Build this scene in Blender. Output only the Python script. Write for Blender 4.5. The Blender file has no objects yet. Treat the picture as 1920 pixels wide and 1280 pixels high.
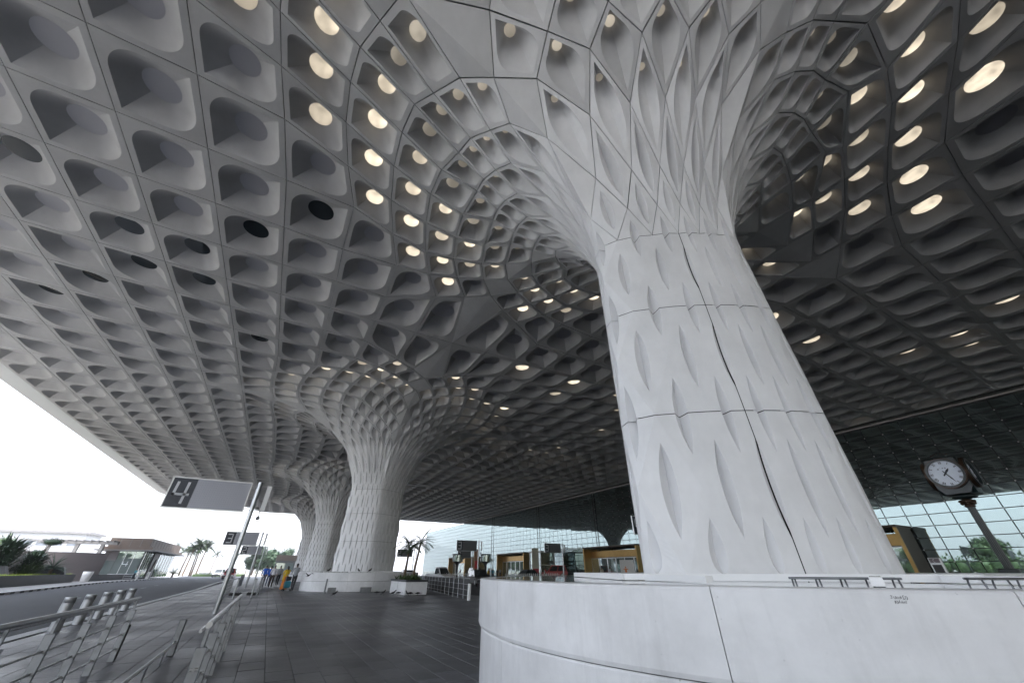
import bpy, bmesh, math, random
from mathutils import Vector, Matrix
random.seed(7)
R = math.radians
scene = bpy.context.scene
COL = scene.collection

# ------------------------------------------------------------------ camera, sky, sun, exposure
EYE = 1.25                      # camera height above the paving
YAW, PITCH = 0.520121, 0.567827
cam_d = bpy.data.cameras.new('camera')
cam_d.sensor_width = 36.0
cam_d.lens = 673.5 / 1920 * 36
cam_d.clip_start = 0.05
cam_d.clip_end = 6000
cam = bpy.data.objects.new('camera', cam_d)
COL.objects.link(cam)
cam.location = (0, 0, EYE)
fwd = Vector((math.sin(YAW) * math.cos(PITCH), math.cos(YAW) * math.cos(PITCH), math.sin(PITCH)))
right = Vector((math.cos(YAW), -math.sin(YAW), 0))
upv = right.cross(fwd)
cam.rotation_euler = Matrix((right, upv, -fwd)).transposed().to_euler()
scene.camera = cam

world = bpy.data.worlds.new('World')
scene.world = world
world.use_nodes = True
wn, wl = world.node_tree.nodes, world.node_tree.links
wn.clear()
sky = wn.new('ShaderNodeTexSky')
sky.sky_type = 'NISHITA'
sky.sun_disc = False
SUN_EL, SUN_AZ = R(60), R(160)        # azimuth measured from +Y towards +X
sky.sun_elevation = SUN_EL
sky.sun_rotation = SUN_AZ
sky.air_density = 1.0
sky.dust_density = 3.0
sky.ozone_density = 1.0
hsv = wn.new('ShaderNodeHueSaturation')
hsv.inputs['Saturation'].default_value = 0.45
bg = wn.new('ShaderNodeBackground')
bg.inputs['Strength'].default_value = 0.15
wo = wn.new('ShaderNodeOutputWorld')
wl.new(sky.outputs[0], hsv.inputs['Color'])
wl.new(hsv.outputs[0], bg.inputs['Color'])
wl.new(bg.outputs[0], wo.inputs['Surface'])

sun_d = bpy.data.lights.new('sun', 'SUN')
sun_d.energy = 1.0
sun_d.angle = R(10)
sun_d.color = (1.0, 0.96, 0.9)
sun = bpy.data.objects.new('sun', sun_d)
COL.objects.link(sun)
sd = Vector((math.sin(SUN_AZ) * math.cos(SUN_EL), math.cos(SUN_AZ) * math.cos(SUN_EL), math.sin(SUN_EL)))
sun.rotation_euler = sd.to_track_quat('Z', 'Y').to_euler()
sun.location = (-40, 20, 60)

scene.view_settings.view_transform = 'Standard'
scene.view_settings.look = 'None'
scene.view_settings.gamma = 1.0
scene.view_settings.use_curve_mapping = False
scene.view_settings.exposure = 2.85
scene.render.engine = 'CYCLES'
scene.cycles.use_denoising = True
scene.cycles.max_bounces = 10
scene.cycles.diffuse_bounces = 6
scene.cycles.glossy_bounces = 4
scene.cycles.sample_clamp_indirect = 8

# ------------------------------------------------------------------ helpers
def link(o, parent=None):
    COL.objects.link(o)
    if parent is not None:
        o.parent = parent
    return o

def tag(o, label=None, cat=None, group=None, kind=None):
    if label: o['label'] = label
    if cat: o['category'] = cat
    if group: o['group'] = group
    if kind: o['kind'] = kind
    return o

def thing(name, label, cat, loc=(0, 0, 0), rz=0.0, group=None):
    o = bpy.data.objects.new(name, None)
    o.empty_display_size = 0.2
    o.location = loc
    o.rotation_euler = (0, 0, rz)
    link(o)
    return tag(o, label, cat, group)

def copy_tree(o, parent=None):
    c = o.copy()
    COL.objects.link(c)
    if parent is not None:
        c.parent = parent
    for ch in o.children:
        copy_tree(ch, c)
    return c

class MB:
    """collects vertices and faces of ONE mesh object"""
    def __init__(self):
        self.v, self.f, self.m, self.s = [], [], [], []
    def add(self, vs, fs, mat=0, smooth=False):
        b = len(self.v)
        self.v.extend(tuple(x) for x in vs)
        for f in fs:
            self.f.append(tuple(b + k for k in f))
            self.m.append(mat); self.s.append(smooth)
        return b
    def box(self, c, s, mat=0, rz=0.0, top=1.0):
        x, y, z = s[0] / 2, s[1] / 2, s[2] / 2
        ca, sa = math.cos(rz), math.sin(rz)
        vs = []
        for dz, k in ((-z, 1.0), (z, top)):
            for dx, dy in ((-x, -y), (x, -y), (x, y), (-x, y)):
                dx, dy = dx * k, dy * k
                vs.append((c[0] + dx * ca - dy * sa, c[1] + dx * sa + dy * ca, c[2] + dz))
        self.add(vs, [(3, 2, 1, 0), (4, 5, 6, 7), (0, 1, 5, 4), (1, 2, 6, 5), (2, 3, 7, 6), (3, 0, 4, 7)], mat)
    def rbox(self, c, s, b=0.01, mat=0, rz=0.0):
        """box with chamfered edges"""
        x, y, z = s[0] / 2, s[1] / 2, s[2] / 2
        b = min(b, x * .9, y * .9, z * .9)
        ca, sa = math.cos(rz), math.sin(rz)
        def ring(ex, ey, zz):
            pts = [(-ex + b, -ey), (ex - b, -ey), (ex, -ey + b), (ex, ey - b), (ex - b, ey), (-ex + b, ey), (-ex, ey - b), (-ex, -ey + b)]
            return [(c[0] + px * ca - py * sa, c[1] + px * sa + py * ca, c[2] + zz) for px, py in pts]
        vs = ring(x - b * .7, y - b * .7, -z) + ring(x, y, -z + b) + ring(x, y, z - b) + ring(x - b * .7, y - b * .7, z)
        fs = [tuple(range(7, -1, -1)), tuple(range(24, 32))]
        for k in range(3):
            for q in range(8):
                fs.append((k * 8 + q, k * 8 + (q + 1) % 8, k * 8 + 8 + (q + 1) % 8, k * 8 + 8 + q))
        self.add(vs, fs, mat)
    def tube(self, path, r, n=8, mat=0, cap=True, smooth=True):
        path = [Vector(p) for p in path]
        rs = r if isinstance(r, (list, tuple)) else [r] * len(path)
        vs, fs = [], []
        prev = None
        for k, p in enumerate(path):
            if k == 0: d = path[1] - p
            elif k == len(path) - 1: d = p - path[k - 1]
            else: d = (path[k + 1] - p).normalized() + (p - path[k - 1]).normalized()
            d = d.normalized()
            if prev is None:
                a = Vector((0, 0, 1)) if abs(d.z) < .9 else Vector((1, 0, 0))
                e1 = d.cross(a).normalized()
            else:
                e1 = (prev - d * prev.dot(d)).normalized()
            prev = e1
            e2 = d.cross(e1)
            for q in range(n):
                t = 2 * math.pi * q / n
                vs.append(p + (e1 * math.cos(t) + e2 * math.sin(t)) * rs[k])
        for k in range(len(path) - 1):
            for q in range(n):
                fs.append((k * n + q, k * n + (q + 1) % n, (k + 1) * n + (q + 1) % n, (k + 1) * n + q))
        self.add(vs, fs, mat, smooth)
        if cap:
            self.add(vs[:n], [tuple(range(n - 1, -1, -1))], mat)
            self.add(vs[-n:], [tuple(range(n))], mat)
    def lathe(self, prof, n=24, c=(0, 0, 0), mat=0, smooth=True, sx=1.0, sy=1.0, capb=True, capt=True):
        vs, fs = [], []
        for r, z in prof:
            for q in range(n):
                t = 2 * math.pi * q / n
                vs.append((c[0] + r * sx * math.cos(t), c[1] + r * sy * math.sin(t), c[2] + z))
        for k in range(len(prof) - 1):
            for q in range(n):
                fs.append((k * n + q, k * n + (q + 1) % n, (k + 1) * n + (q + 1) % n, (k + 1) * n + q))
        self.add(vs, fs, mat, smooth)
        if capb: self.add(vs[:n], [tuple(range(n - 1, -1, -1))], mat)
        if capt: self.add(vs[-n:], [tuple(range(n))], mat)
    def ball(self, c, r, n=10, m=7, mat=0):
        rx, ry, rz = r if isinstance(r, (tuple, list)) else (r, r, r)
        vs, fs = [], []
        for k in range(m + 1):
            ph = -math.pi / 2 + math.pi * k / m
            for q in range(n):
                t = 2 * math.pi * q / n
                vs.append((c[0] + rx * math.cos(ph) * math.cos(t), c[1] + ry * math.cos(ph) * math.sin(t), c[2] + rz * math.sin(ph)))
        for k in range(m):
            for q in range(n):
                fs.append((k * n + q, k * n + (q + 1) % n, (k + 1) * n + (q + 1) % n, (k + 1) * n + q))
        self.add(vs, fs, mat, True)
    def prism(self, poly, h0, h1, axis='z', mat=0, smooth=False):
        """extrude a 2-D polygon between two values of the third coordinate"""
        n = len(poly)
        def P(p, h):
            return (p[0], p[1], h) if axis == 'z' else ((p[0], h, p[1]) if axis == 'y' else (h, p[0], p[1]))
        vs = [P(p, h0) for p in poly] + [P(p, h1) for p in poly]
        fs = [(q, (q + 1) % n, n + (q + 1) % n, n + q) for q in range(n)]
        self.add(vs, fs, mat, smooth)
        self.add(vs[:n], [tuple(range(n - 1, -1, -1))], mat)
        self.add(vs[n:], [tuple(range(n))], mat)
    def mesh(self, name, mats):
        me = bpy.data.meshes.new(name)
        me.from_pydata(self.v, [], self.f)
        for m in (mats if isinstance(mats, (list, tuple)) else [mats]):
            me.materials.append(m)
        me.polygons.foreach_set('material_index', self.m)
        me.polygons.foreach_set('use_smooth', self.s)
        me.update()
        return me
    def build(self, name, mats, parent=None, loc=None, rz=0.0):
        o = bpy.data.objects.new(name, self.mesh(name, mats))
        link(o, parent)
        if loc is not None: o.location = loc
        if rz: o.rotation_euler = (0, 0, rz)
        return o

def obj(name, me, parent=None, loc=(0, 0, 0), rot=(0, 0, 0)):
    o = bpy.data.objects.new(name, me)
    o.location = loc
    o.rotation_euler = rot
    return link(o, parent)

# ------------------------------------------------------------------ materials
def mat(name, col, rough=0.6, metal=0.0, var=0.0, scale=3.0, bump=0.0, bscale=30.0, spec=0.5, stretch=(1, 1, 1), detail=4.0, coords='Object'):
    m = bpy.data.materials.new(name)
    m.use_nodes = True
    nt = m.node_tree
    b = nt.nodes['Principled BSDF']
    b.inputs['Base Color'].default_value = (*col, 1)
    b.inputs['Roughness'].default_value = rough
    b.inputs['Metallic'].default_value = metal
    b.inputs['Specular IOR Level'].default_value = spec
    if var or bump:
        tc = nt.nodes.new('ShaderNodeTexCoord')
        mp = nt.nodes.new('ShaderNodeMapping')
        mp.inputs['Scale'].default_value = stretch
        nt.links.new(tc.outputs[coords], mp.inputs['Vector'])
    if var:
        nz = nt.nodes.new('ShaderNodeTexNoise')
        nz.inputs['Scale'].default_value = scale
        nz.inputs['Detail'].default_value = detail
        nz.inputs['Roughness'].default_value = 0.65
        nt.links.new(mp.outputs[0], nz.inputs['Vector'])
        cr = nt.nodes.new('ShaderNodeValToRGB')
        cr.color_ramp.elements[0].position = 0.3
        cr.color_ramp.elements[1].position = 0.72
        cr.color_ramp.elements[0].color = (*[c * (1 - var) for c in col], 1)
        cr.color_ramp.elements[1].color = (*[min(1, c * (1 + var)) for c in col], 1)
        nt.links.new(nz.outputs['Fac'], cr.inputs['Fac'])
        nt.links.new(cr.outputs['Color'], b.inputs['Base Color'])
    if bump:
        n2 = nt.nodes.new('ShaderNodeTexNoise')
        n2.inputs['Scale'].default_value = bscale
        n2.inputs['Detail'].default_value = 5.0
        nt.links.new(mp.outputs[0], n2.inputs['Vector'])
        bp = nt.nodes.new('ShaderNodeBump')
        bp.inputs['Strength'].default_value = bump
        bp.inputs['Distance'].default_value = 0.02
        nt.links.new(n2.outputs['Fac'], bp.inputs['Height'])
        nt.links.new(bp.outputs[0], b.inputs['Normal'])
    return m

def emit(name, col, strength):
    m = bpy.data.materials.new(name)
    m.use_nodes = True
    b = m.node_tree.nodes['Principled BSDF']
    b.inputs['Base Color'].default_value = (*[c * .6 for c in col], 1)
    b.inputs['Emission Color'].default_value = (*col, 1)
    b.inputs['Emission Strength'].default_value = strength
    b.inputs['Roughness'].default_value = 0.4
    return m

def vary(m, lo, hi, pos_scale=0.0):
    """piece-to-piece tone differences"""
    nt = m.node_tree; b = nt.nodes['Principled BSDF']
    src = b.inputs['Base Color'].links[0].from_socket
    oi = nt.nodes.new('ShaderNodeObjectInfo')
    r = nt.nodes.new('ShaderNodeMapRange'); r.inputs['To Min'].default_value = lo; r.inputs['To Max'].default_value = hi
    nt.links.new(oi.outputs['Random'], r.inputs['Value'])
    mx = nt.nodes.new('ShaderNodeMix'); mx.data_type = 'RGBA'; mx.blend_type = 'MULTIPLY'; mx.inputs['Factor'].default_value = 1
    nt.links.new(src, mx.inputs['A']); nt.links.new(r.outputs[0], mx.inputs['B'])
    out = mx.outputs['Result']
    if pos_scale:
        g = nt.nodes.new('ShaderNodeNewGeometry'); nz = nt.nodes.new('ShaderNodeTexNoise'); nz.inputs['Scale'].default_value = pos_scale; nz.inputs['Detail'].default_value = 8; nz.inputs['Roughness'].default_value = .7
        nt.links.new(g.outputs['Position'], nz.inputs['Vector'])
        r2 = nt.nodes.new('ShaderNodeMapRange'); r2.inputs['From Min'].default_value = .3; r2.inputs['From Max'].default_value = .7; r2.inputs['To Min'].default_value = .86; r2.inputs['To Max'].default_value = 1.06
        nt.links.new(nz.outputs['Fac'], r2.inputs['Value'])
        m2 = nt.nodes.new('ShaderNodeMix'); m2.data_type = 'RGBA'; m2.blend_type = 'MULTIPLY'; m2.inputs['Factor'].default_value = 1
        nt.links.new(out, m2.inputs['A']); nt.links.new(r2.outputs[0], m2.inputs['B']); out = m2.outputs['Result']
    nt.links.new(out, b.inputs['Base Color'])

def lens(m):
    """uneven brightness across a lamp's diffuser"""
    nt = m.node_tree; b = nt.nodes['Principled BSDF']
    tc = nt.nodes.new('ShaderNodeTexCoord'); nz = nt.nodes.new('ShaderNodeTexNoise'); nz.inputs['Scale'].default_value = 2.2; nz.inputs['Detail'].default_value = 2
    oi = nt.nodes.new('ShaderNodeObjectInfo')
    nt.links.new(tc.outputs['Object'], nz.inputs['Vector'])
    base = b.inputs['Emission Strength'].default_value
    r = nt.nodes.new('ShaderNodeMapRange'); r.inputs['From Min'].default_value = .35; r.inputs['From Max'].default_value = .65; r.inputs['To Min'].default_value = base * .6; r.inputs['To Max'].default_value = base * 1.25
    nt.links.new(nz.outputs['Fac'], r.inputs['Value'])
    r2 = nt.nodes.new('ShaderNodeMapRange'); r2.inputs['To Min'].default_value = .35; r2.inputs['To Max'].default_value = 1.2
    nt.links.new(oi.outputs['Random'], r2.inputs['Value'])
    mu = nt.nodes.new('ShaderNodeMath'); mu.operation = 'MULTIPLY'
    nt.links.new(r.outputs[0], mu.inputs[0]); nt.links.new(r2.outputs[0], mu.inputs[1])
    nt.links.new(mu.outputs[0], b.inputs['Emission Strength'])

def glass(name, col, refl=1.0, rough=0.02, spec=1.0):
    """coated solar glass: dark body and a strong clear reflection"""
    m = bpy.data.materials.new(name)
    m.use_nodes = True
    b = m.node_tree.nodes['Principled BSDF']
    b.inputs['Base Color'].default_value = (*col, 1)
    b.inputs['Metallic'].default_value = refl
    b.inputs['Roughness'].default_value = rough
    b.inputs['Specular IOR Level'].default_value = spec
    return m

M = dict(
    grc=mat('grc_shaded_ceiling', (0.485, 0.485, 0.487), 0.62, var=0.05, scale=1.3, coords='Object', bump=0.08, bscale=9),  # same GRC as the shaft; the ceiling's shade is put into the colour
    grcmid=mat('grc_shaded_flare', (0.60, 0.60, 0.60), 0.6, var=0.05, scale=1.3, bump=0.08, bscale=9),
    grclow=mat('grc_shaded_neck', (0.70, 0.70, 0.705), 0.58, var=0.05, scale=1.4, bump=0.07, bscale=8),
    shaft=mat('grc_lit_shaft', (0.80, 0.80, 0.81), 0.55, var=0.04, scale=1.6, stretch=(1, 1, .35), bump=0.06, bscale=7),
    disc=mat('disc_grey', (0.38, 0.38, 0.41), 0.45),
    oculus=glass('oculus_glass', (0.02, 0.028, 0.034), 0.1, 0.05, 0.3),
    light=emit('lamp_glow', (1.0, 0.86, 0.66), 0.165),
    lightdim=emit('lamp_glow_dim', (1.0, 0.89, 0.72), 0.05),
    dark=mat('dark_void', (0.02, 0.02, 0.02), 0.9),
    soffit=mat('soffit_metal', (0.50, 0.53, 0.54), 0.4, var=0.03),
    edge=mat('edge_glass', (0.10, 0.20, 0.20), 0.15),
    stone=mat('white_stone', (0.74, 0.74, 0.75), 0.35, var=0.03, scale=1.2, bump=0.03, bscale=6),
    bollard=mat('bollard_steel', (0.40, 0.41, 0.425), 0.45, 0.7, var=0.1, scale=7),
    steel=mat('stainless', (0.34, 0.35, 0.365), 0.28, 1.0, var=0.12, scale=6),
    brushed=mat('galvanised', (0.22, 0.23, 0.245), 0.42, 1.0, var=0.15, scale=8),
    white=mat('white_paint', (0.78, 0.78, 0.78), 0.4),
    black=mat('black_paint', (0.015, 0.015, 0.017), 0.45),
    charcoal=mat('charcoal', (0.035, 0.038, 0.045), 0.5),
    rubber=mat('rubber', (0.02, 0.02, 0.02), 0.8),
)

def weather(m):
    """faint runs, scuffs and specks on the white stone"""
    nt = m.node_tree; b = nt.nodes['Principled BSDF']
    src = b.inputs['Base Color'].links[0].from_socket
    g = nt.nodes.new('ShaderNodeNewGeometry')
    def layer(src, scale, vec, lo, hi, a, detail=6):
        mp = nt.nodes.new('ShaderNodeMapping'); mp.inputs['Scale'].default_value = vec
        nt.links.new(g.outputs['Position'], mp.inputs['Vector'])
        nz = nt.nodes.new('ShaderNodeTexNoise'); nz.inputs['Scale'].default_value = scale; nz.inputs['Detail'].default_value = detail; nz.inputs['Roughness'].default_value = .7
        nt.links.new(mp.outputs[0], nz.inputs['Vector'])
        r = nt.nodes.new('ShaderNodeMapRange'); r.inputs['From Min'].default_value = lo; r.inputs['From Max'].default_value = hi; r.inputs['To Min'].default_value = a; r.inputs['To Max'].default_value = 1
        nt.links.new(nz.outputs['Fac'], r.inputs['Value'])
        mx = nt.nodes.new('ShaderNodeMix'); mx.data_type = 'RGBA'; mx.blend_type = 'MULTIPLY'; mx.inputs['Factor'].default_value = 1
        nt.links.new(src, mx.inputs['A']); nt.links.new(r.outputs[0], mx.inputs['B'])
        return mx.outputs['Result']
    src = layer(src, 5, (1, 1, .12), .30, .48, .90)
    src = layer(src, 1.2, (1, 1, 1.6), .32, .55, .90)
    src = layer(src, 26, (1, 1, 1), .24, .30, .62, 3)
    nt.links.new(src, b.inputs['Base Color'])
weather(M['stone'])
for k_ in ('grc', 'grcmid', 'grclow'): vary(M[k_], .93, 1.05, .35)
vary(M['shaft'], .97, 1.02, .6)
vary(M['stone'], .96, 1.03, 1.1)
lens(M['light']); lens(M['lightdim'])
# ------------------------------------------------------------------ the coffered canopy and its flared columns
H = 13.0                         # ceiling height above the camera; the plan is measured in the same unit
SX, SY = 0.1957 * H, 0.20535 * H # coffer grid
A0, B0 = 0.5146 * H, 0.2946 * H  # foot of the nearest column
PERIOD = 12 * SY
CEIL = EYE + H
PTOP = 1.16                      # top of the white plinths
WALLX = 51.2

FD = [-9, 0, .011, .033, .084, .164, .29, .42, .505, .65, .8, 99]
FZ = [.48, .48, .55, .62, .712, .785, .893, .945, .967, .99, 1, 1]
def interp(x, xs, ys):
    if x <= xs[0]: return ys[0]
    for k in range(1, len(xs)):
        if x <= xs[k]:
            t = (x - xs[k - 1]) / (xs[k] - xs[k - 1])
            return ys[k - 1] + t * (ys[k] - ys[k - 1])
    return ys[-1]
CA, CB, CP = .18, .125, 1.3
def r0(c, s):
    return ((abs(c) / CA) ** CP + (abs(s) / CB) ** CP) ** (-1 / CP)

# surveyed plan positions of the upper net of one quadrant, in grid cells from the column's axis
TAB = {(6, 0): (6, 0), (5, -1): (5, 0), (5, 0): (5, .47), (5, 1): (5, 1.18), (4, -2): (4.03, 0), (4, -1): (4.1, .42), (4, 0): (4.12, .86),
       (4, 1): (4.1, 1.4), (4, 2): (4.05, 2.04), (3, -3): (2.99, 0), (3, -2): (3.15, .36), (3, -1): (3.3, .71), (3, 0): (3.34, 1.12),
       (3, 1): (3.32, 1.64), (3, 2): (3.2, 2.28), (3, 3): (3, 3), (3, 4): (3.02, 4.03), (2, -1): (2.6, .89), (2, 0): (2.64, 1.33),
       (2, 1): (2.61, 1.88), (2, 2): (2.5, 2.49), (2, 3): (2.3, 3.19), (2, 4): (2.03, 3.95), (1, 0): (2.02, 1.47), (1, 1): (2.01, 1.99),
       (1, 2): (1.88, 2.6), (1, 3): (1.66, 3.28), (1, 4): (1.4, 3.84), (1, 5): (1.02, 4.45), (0, 1): (1.46, 2.0), (0, 2): (1.34, 2.6),
       (0, 3): (1.15, 3.15), (0, 4): (.87, 3.63), (0, 5): (.47, 4.16), (0, 6): (0, 6), (-1, 2): (.86, 2.42), (-1, 3): (.66, 2.95),
       (-1, 4): (.4, 3.38), (-1, 5): (0, 3.82), (-2, 3): (.3, 2.68), (-2, 4): (0, 3.1)}
SD = [-16, -7, -6, -5, -4, -3, -2, -1, 0, 1, 2]
DD = [0, 0, .006, .027, .086, .163, .207, .25, .29, .36, .42]
KS = [-16, -3, -2, -1, 0, 1]
KA = [1, 1, 1.0, 1.16, 1.4, 1.4]
KB = [1, 1, 1.0, 1.08, 1.18, 1.2]
ZS = [-13, -11, -9, -7, -6]
ZZ = [(PTOP - EYE) / H, .155, .31, .457, .523]

_cache = {}
def shell_point(s, t, near):
    """point of the funnel or shaft at level s and angular step t (t = 6 on the a axis)"""
    if near: ph = R(90 * (6 - t) / 11 + 4 * math.sin(math.pi * (6 - t) / 11))
    else: ph = R(45 - 7.5 * t)
    c, sn = max(0, math.cos(ph)), max(0, math.sin(ph))
    d = interp(s, SD, DD)
    d *= 1 + (t / 6) ** 2 * (interp(s, KS, KA if t > 0 else KB) - 1)
    rr = r0(c, sn) * interp(s, [-13, -7], [1.05, 1.0]) + d
    z = interp(s, ZS, ZZ) if s <= -6 else interp(d, FD, FZ)
    return Vector((rr * c * H, rr * sn * H, z * H))
def on_roof(x, y, s, i, j):
    r = math.hypot(x, y)
    d = r / H - r0(x / r, y / r)
    z = interp(d, FD, FZ) * H
    if max(i, j) >= 6 or min(i, j) >= 3: z = H
    return Vector((x, y, z))
def base_node(i, j):
    """integer node of the regular quadrant, reflected when it lies past an axis"""
    t = i - j
    if t < -6:
        q = base_node(j - 6, i + 6); return Vector((-q.x, q.y, q.z))
    if t > 6:
        q = base_node(j + 6, i - 6); return Vector((q.x, -q.y, q.z))
    return node(i, j, False)
def node(i, j, near=False):
    """3-D position of net node (i, j) in the +,+ quadrant of a column, metres from its axis, z above the camera"""
    key = (i, j, near)
    if key in _cache: return _cache[key]
    s, t = i + j, i - j
    if near and t < 0:
        if i >= 0 and j >= 5: v = Vector((i * SX, j * SY, H))
        elif s <= 1: v = shell_point(s, t, True)
        else:
            t2 = t * 1.2
            fi, fj = (s + t2) / 2, (s - t2) / 2
            i0, j0 = math.floor(fi), math.floor(fj)
            u, w = fi - i0, fj - j0
            v = (base_node(i0, j0) * (1 - u) + base_node(i0 + 1, j0) * u) * (1 - w) + (base_node(i0, j0 + 1) * (1 - u) + base_node(i0 + 1, j0 + 1) * u) * w
            if t == -5: v.x = 0
    elif (i, j) in TAB and not (near and s <= 1) or s > 1:
        a, b = TAB.get((i, j), (i, j))
        v = on_roof(a * SX, b * SY, s, i, j)
    else:
        v = shell_point(s, t, near)
    _cache[key] = v
    return v

def leaf_uv(w, rr, squeeze, K):
    """outline of an opening: sharp at (0,0) and (1,1), rounded at (1,0) and (0,1); K points per eighth"""
    inn, out = [], []
    lo, hi = w, 1 - w
    def half(A, B, C):
        A, B, C = Vector(A), Vector(B), Vector(C)
        L = (B - A).length
        rad = rr * L
        pts, outs = [], []
        o = (lambda p: Vector((0 if p.x < .5 else 1, 0 if p.y < .5 else 1)))
        oA, oB, oC = o(A), o(B), o(C)
        u, v = (B - A).normalized(), (C - B).normalized()
        n = 2 * K
        for q in range(n):
            f = q / n
            if f < .5:
                p = A + u * (L - rad) * (f / .5)
            else:
                g = (f - .5) / .5 * (math.pi / 4)
                ctr = B - u * rad + v * rad
                p = ctr - v * rad * math.cos(g) + u * rad * math.sin(g)
            pts.append(p); outs.append(oA + (oB - oA) * f)
        for q in range(n):
            f = q / n
            if f < .5:
                g = math.pi / 4 + f / .5 * (math.pi / 4)
                ctr = B - u * rad + v * rad
                p = ctr - v * rad * math.cos(g) + u * rad * math.sin(g)
            else:
                p = B + v * rad + v * (L - rad) * ((f - .5) / .5)
            pts.append(p); outs.append(oB + (oC - oB) * f)
        return pts, outs
    p1, o1 = half((lo, lo), (hi, lo), (hi, hi))
    p2, o2 = half((hi, hi), (lo, hi), (lo, lo))
    inn = p1 + p2
    out = o1 + o2
    res = []
    for p in inn:
        e, f = (p.x + p.y) / 2, (p.x - p.y) / 2 * squeeze
        res.append(Vector((e + f, e - f)))
    return res, out

def coffer(mb, P, nrm, K=5, w=.085, rr=.42, squeeze=1.0, depth=.6, disc=.2, beta=0.0, gap=.014, lip=.05, cap='disc', skew=0.0):
    """one recessed panel: flat frame, leaf-shaped opening, ruled walls up to a round disc (beta 0) or a crease (beta 1)"""
    p00, p10, p11, p01 = P
    def X(u, v):
        return (p00 * (1 - u) + p10 * u) * (1 - v) + (p01 * (1 - u) + p11 * u) * v
    c = (p00 + p10 + p11 + p01) / 4
    size = math.sqrt((p11 - p00).length * (p10 - p01).length * .5)
    inn, out = leaf_uv(w, rr, squeeze, K)
    n = len(inn)
    gu = gap / max(.05, (p10 - p00).length); gv = gap / max(.05, (p01 - p00).length)
    O = [X(gu + o.x * (1 - 2 * gu), gv + o.y * (1 - 2 * gv)) for o in out]
    I = [X(p.x, p.y) for p in inn]
    fs = [(q, (q + 1) % n, n + (q + 1) % n, n + q) for q in range(n)]
    mb.add(O + I, fs, 0)
    if lip:
        corners = [0, n // 4, n // 2, 3 * n // 4]
        ring = [O[k] for k in corners]
        mb.add(ring + [p + nrm * lip for p in ring], [(q, 4 + q, 4 + (q + 1) % 4, (q + 1) % 4) for q in range(4)], 0)
    # inner loop
    e1 = (p10 - p01).normalized()
    e2 = (p11 - p00)
    e2 = (e2 - e1 * e2.dot(e1)).normalized()
    up = (nrm * .12 + Vector((0, 0, 1))).normalized()
    nrm0, nrm = nrm, up.lerp(nrm, beta).normalized()
    e1 = (e1 - nrm * e1.dot(nrm)).normalized(); e2 = (e2 - nrm * e2.dot(nrm)).normalized()
    rad = disc * size
    top = c + nrm * depth + (p11 - p00) * skew
    T = []
    for k, p in enumerate(inn):
        d = I[k] - c
        ax, ay = d.dot(e1) / max(1e-6, (p10 - p01).length), d.dot(e2) / max(1e-6, (p11 - p00).length)
        ang = math.atan2(ay, ax)
        circ = top + (e1 * math.cos(ang) + e2 * math.sin(ang)) * rad
        e = min(1, max(0, (p.x + p.y) / 2))
        lin = X(e, e) + nrm * (depth * max(0.0, 1 - ((e - .5) / (.5 - w)) ** 2))
        T.append(circ.lerp(lin, beta))
    h = n // 2
    for a in (0, h):
        idx = [(a + q) % n for q in range(h + 1)]
        Md = [I[k].lerp(T[k], .55) + nrm * (.05 * depth) for k in idx]
        vs = [I[k] for k in idx] + Md + [T[k] for k in idx]
        m_ = h + 1
        fs = [(r * m_ + q, r * m_ + q + 1, (r + 1) * m_ + q + 1, (r + 1) * m_ + q) for r in range(2) for q in range(h)]
        mb.add(vs, fs, 0, True)
    if cap == 'disc' and beta < .995:
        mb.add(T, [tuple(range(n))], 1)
    return top, rad, (e1, e2), T

def cell_shape(s):
    """opening proportions by level: deep coffers with discs above, shallow leaf dimples on the shaft"""
    beta = interp(s, [-5, -4], [1, 0])
    squeeze = interp(s, [-7, -5, -4], [.74, .82, 1.0])
    w = interp(s, [-7, -6, -5, -4, -3, 1, 5], [.20, .18, .135, .105, .098, .092, .085])
    rr = interp(s, [-7, -5, -3, 2, 6], [.75, .6, .45, .30, .40])
    dk = interp(s, [-8, -6, -5, -4, -3, -1, 1, 6], [.21, .22, .30, .46, .54, .56, .46, .19])
    return beta, squeeze, w, rr, dk

def cell_corners(i, j, sa, sb, near=False):
    q = [node(i, j, near), node(i + 1, j, near), node(i + 1, j + 1, near), node(i, j + 1, near)]
    q = [Vector((p.x * sa, p.y * sb, p.z)) for p in q]
    return q

def diamond(k, axis, sgn, near=False):
    """the cell straddling an axis between chain nodes at levels k and k+2, in column coordinates; near: the -b side has eleven half steps"""
    if axis == 'a':
        h = k // 2
        lo, hi, L = node(h + 3, h - 3), node(h + 4, h - 2), node(h + 3, h - 2)
        L2 = node(h + 3, h - 2, near)
        up, dn = Vector((L.x * sgn, L.y, L.z)), Vector((L2.x * sgn, -L2.y, L2.z))
        return [Vector((lo.x * sgn, 0, lo.z)), up, Vector((hi.x * sgn, 0, hi.z)), dn]
    if near and sgn < 0:
        i = (k - 5) // 2; j = i + 5
        lo, hi, L = node(i, j, True), node(i + 1, j + 1, True), node(i + 1, j, True)
    else:
        h = k // 2
        lo, hi, L = node(h - 3, h + 3), node(h - 2, h + 4), node(h - 2, h + 3)
    return [Vector((0, lo.y * sgn, lo.z)), Vector((-L.x, L.y * sgn, L.z)), Vector((0, hi.y * sgn, hi.z)), Vector((L.x, L.y * sgn, L.z))]

def normal_in(P):
    n = (P[2] - P[0]).cross(P[3] - P[1]).normalized()
    c = (P[0] + P[1] + P[2] + P[3]) / 4
    ref = Vector((-c.x * .6, -c.y * .6, max(2.0, c.z * .6)))
    if abs(n.z) > .5:
        return n if n.z > 0 else -n
    return n if n.dot(Vector((-c.x, -c.y, 0))) > 0 else -n

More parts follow.
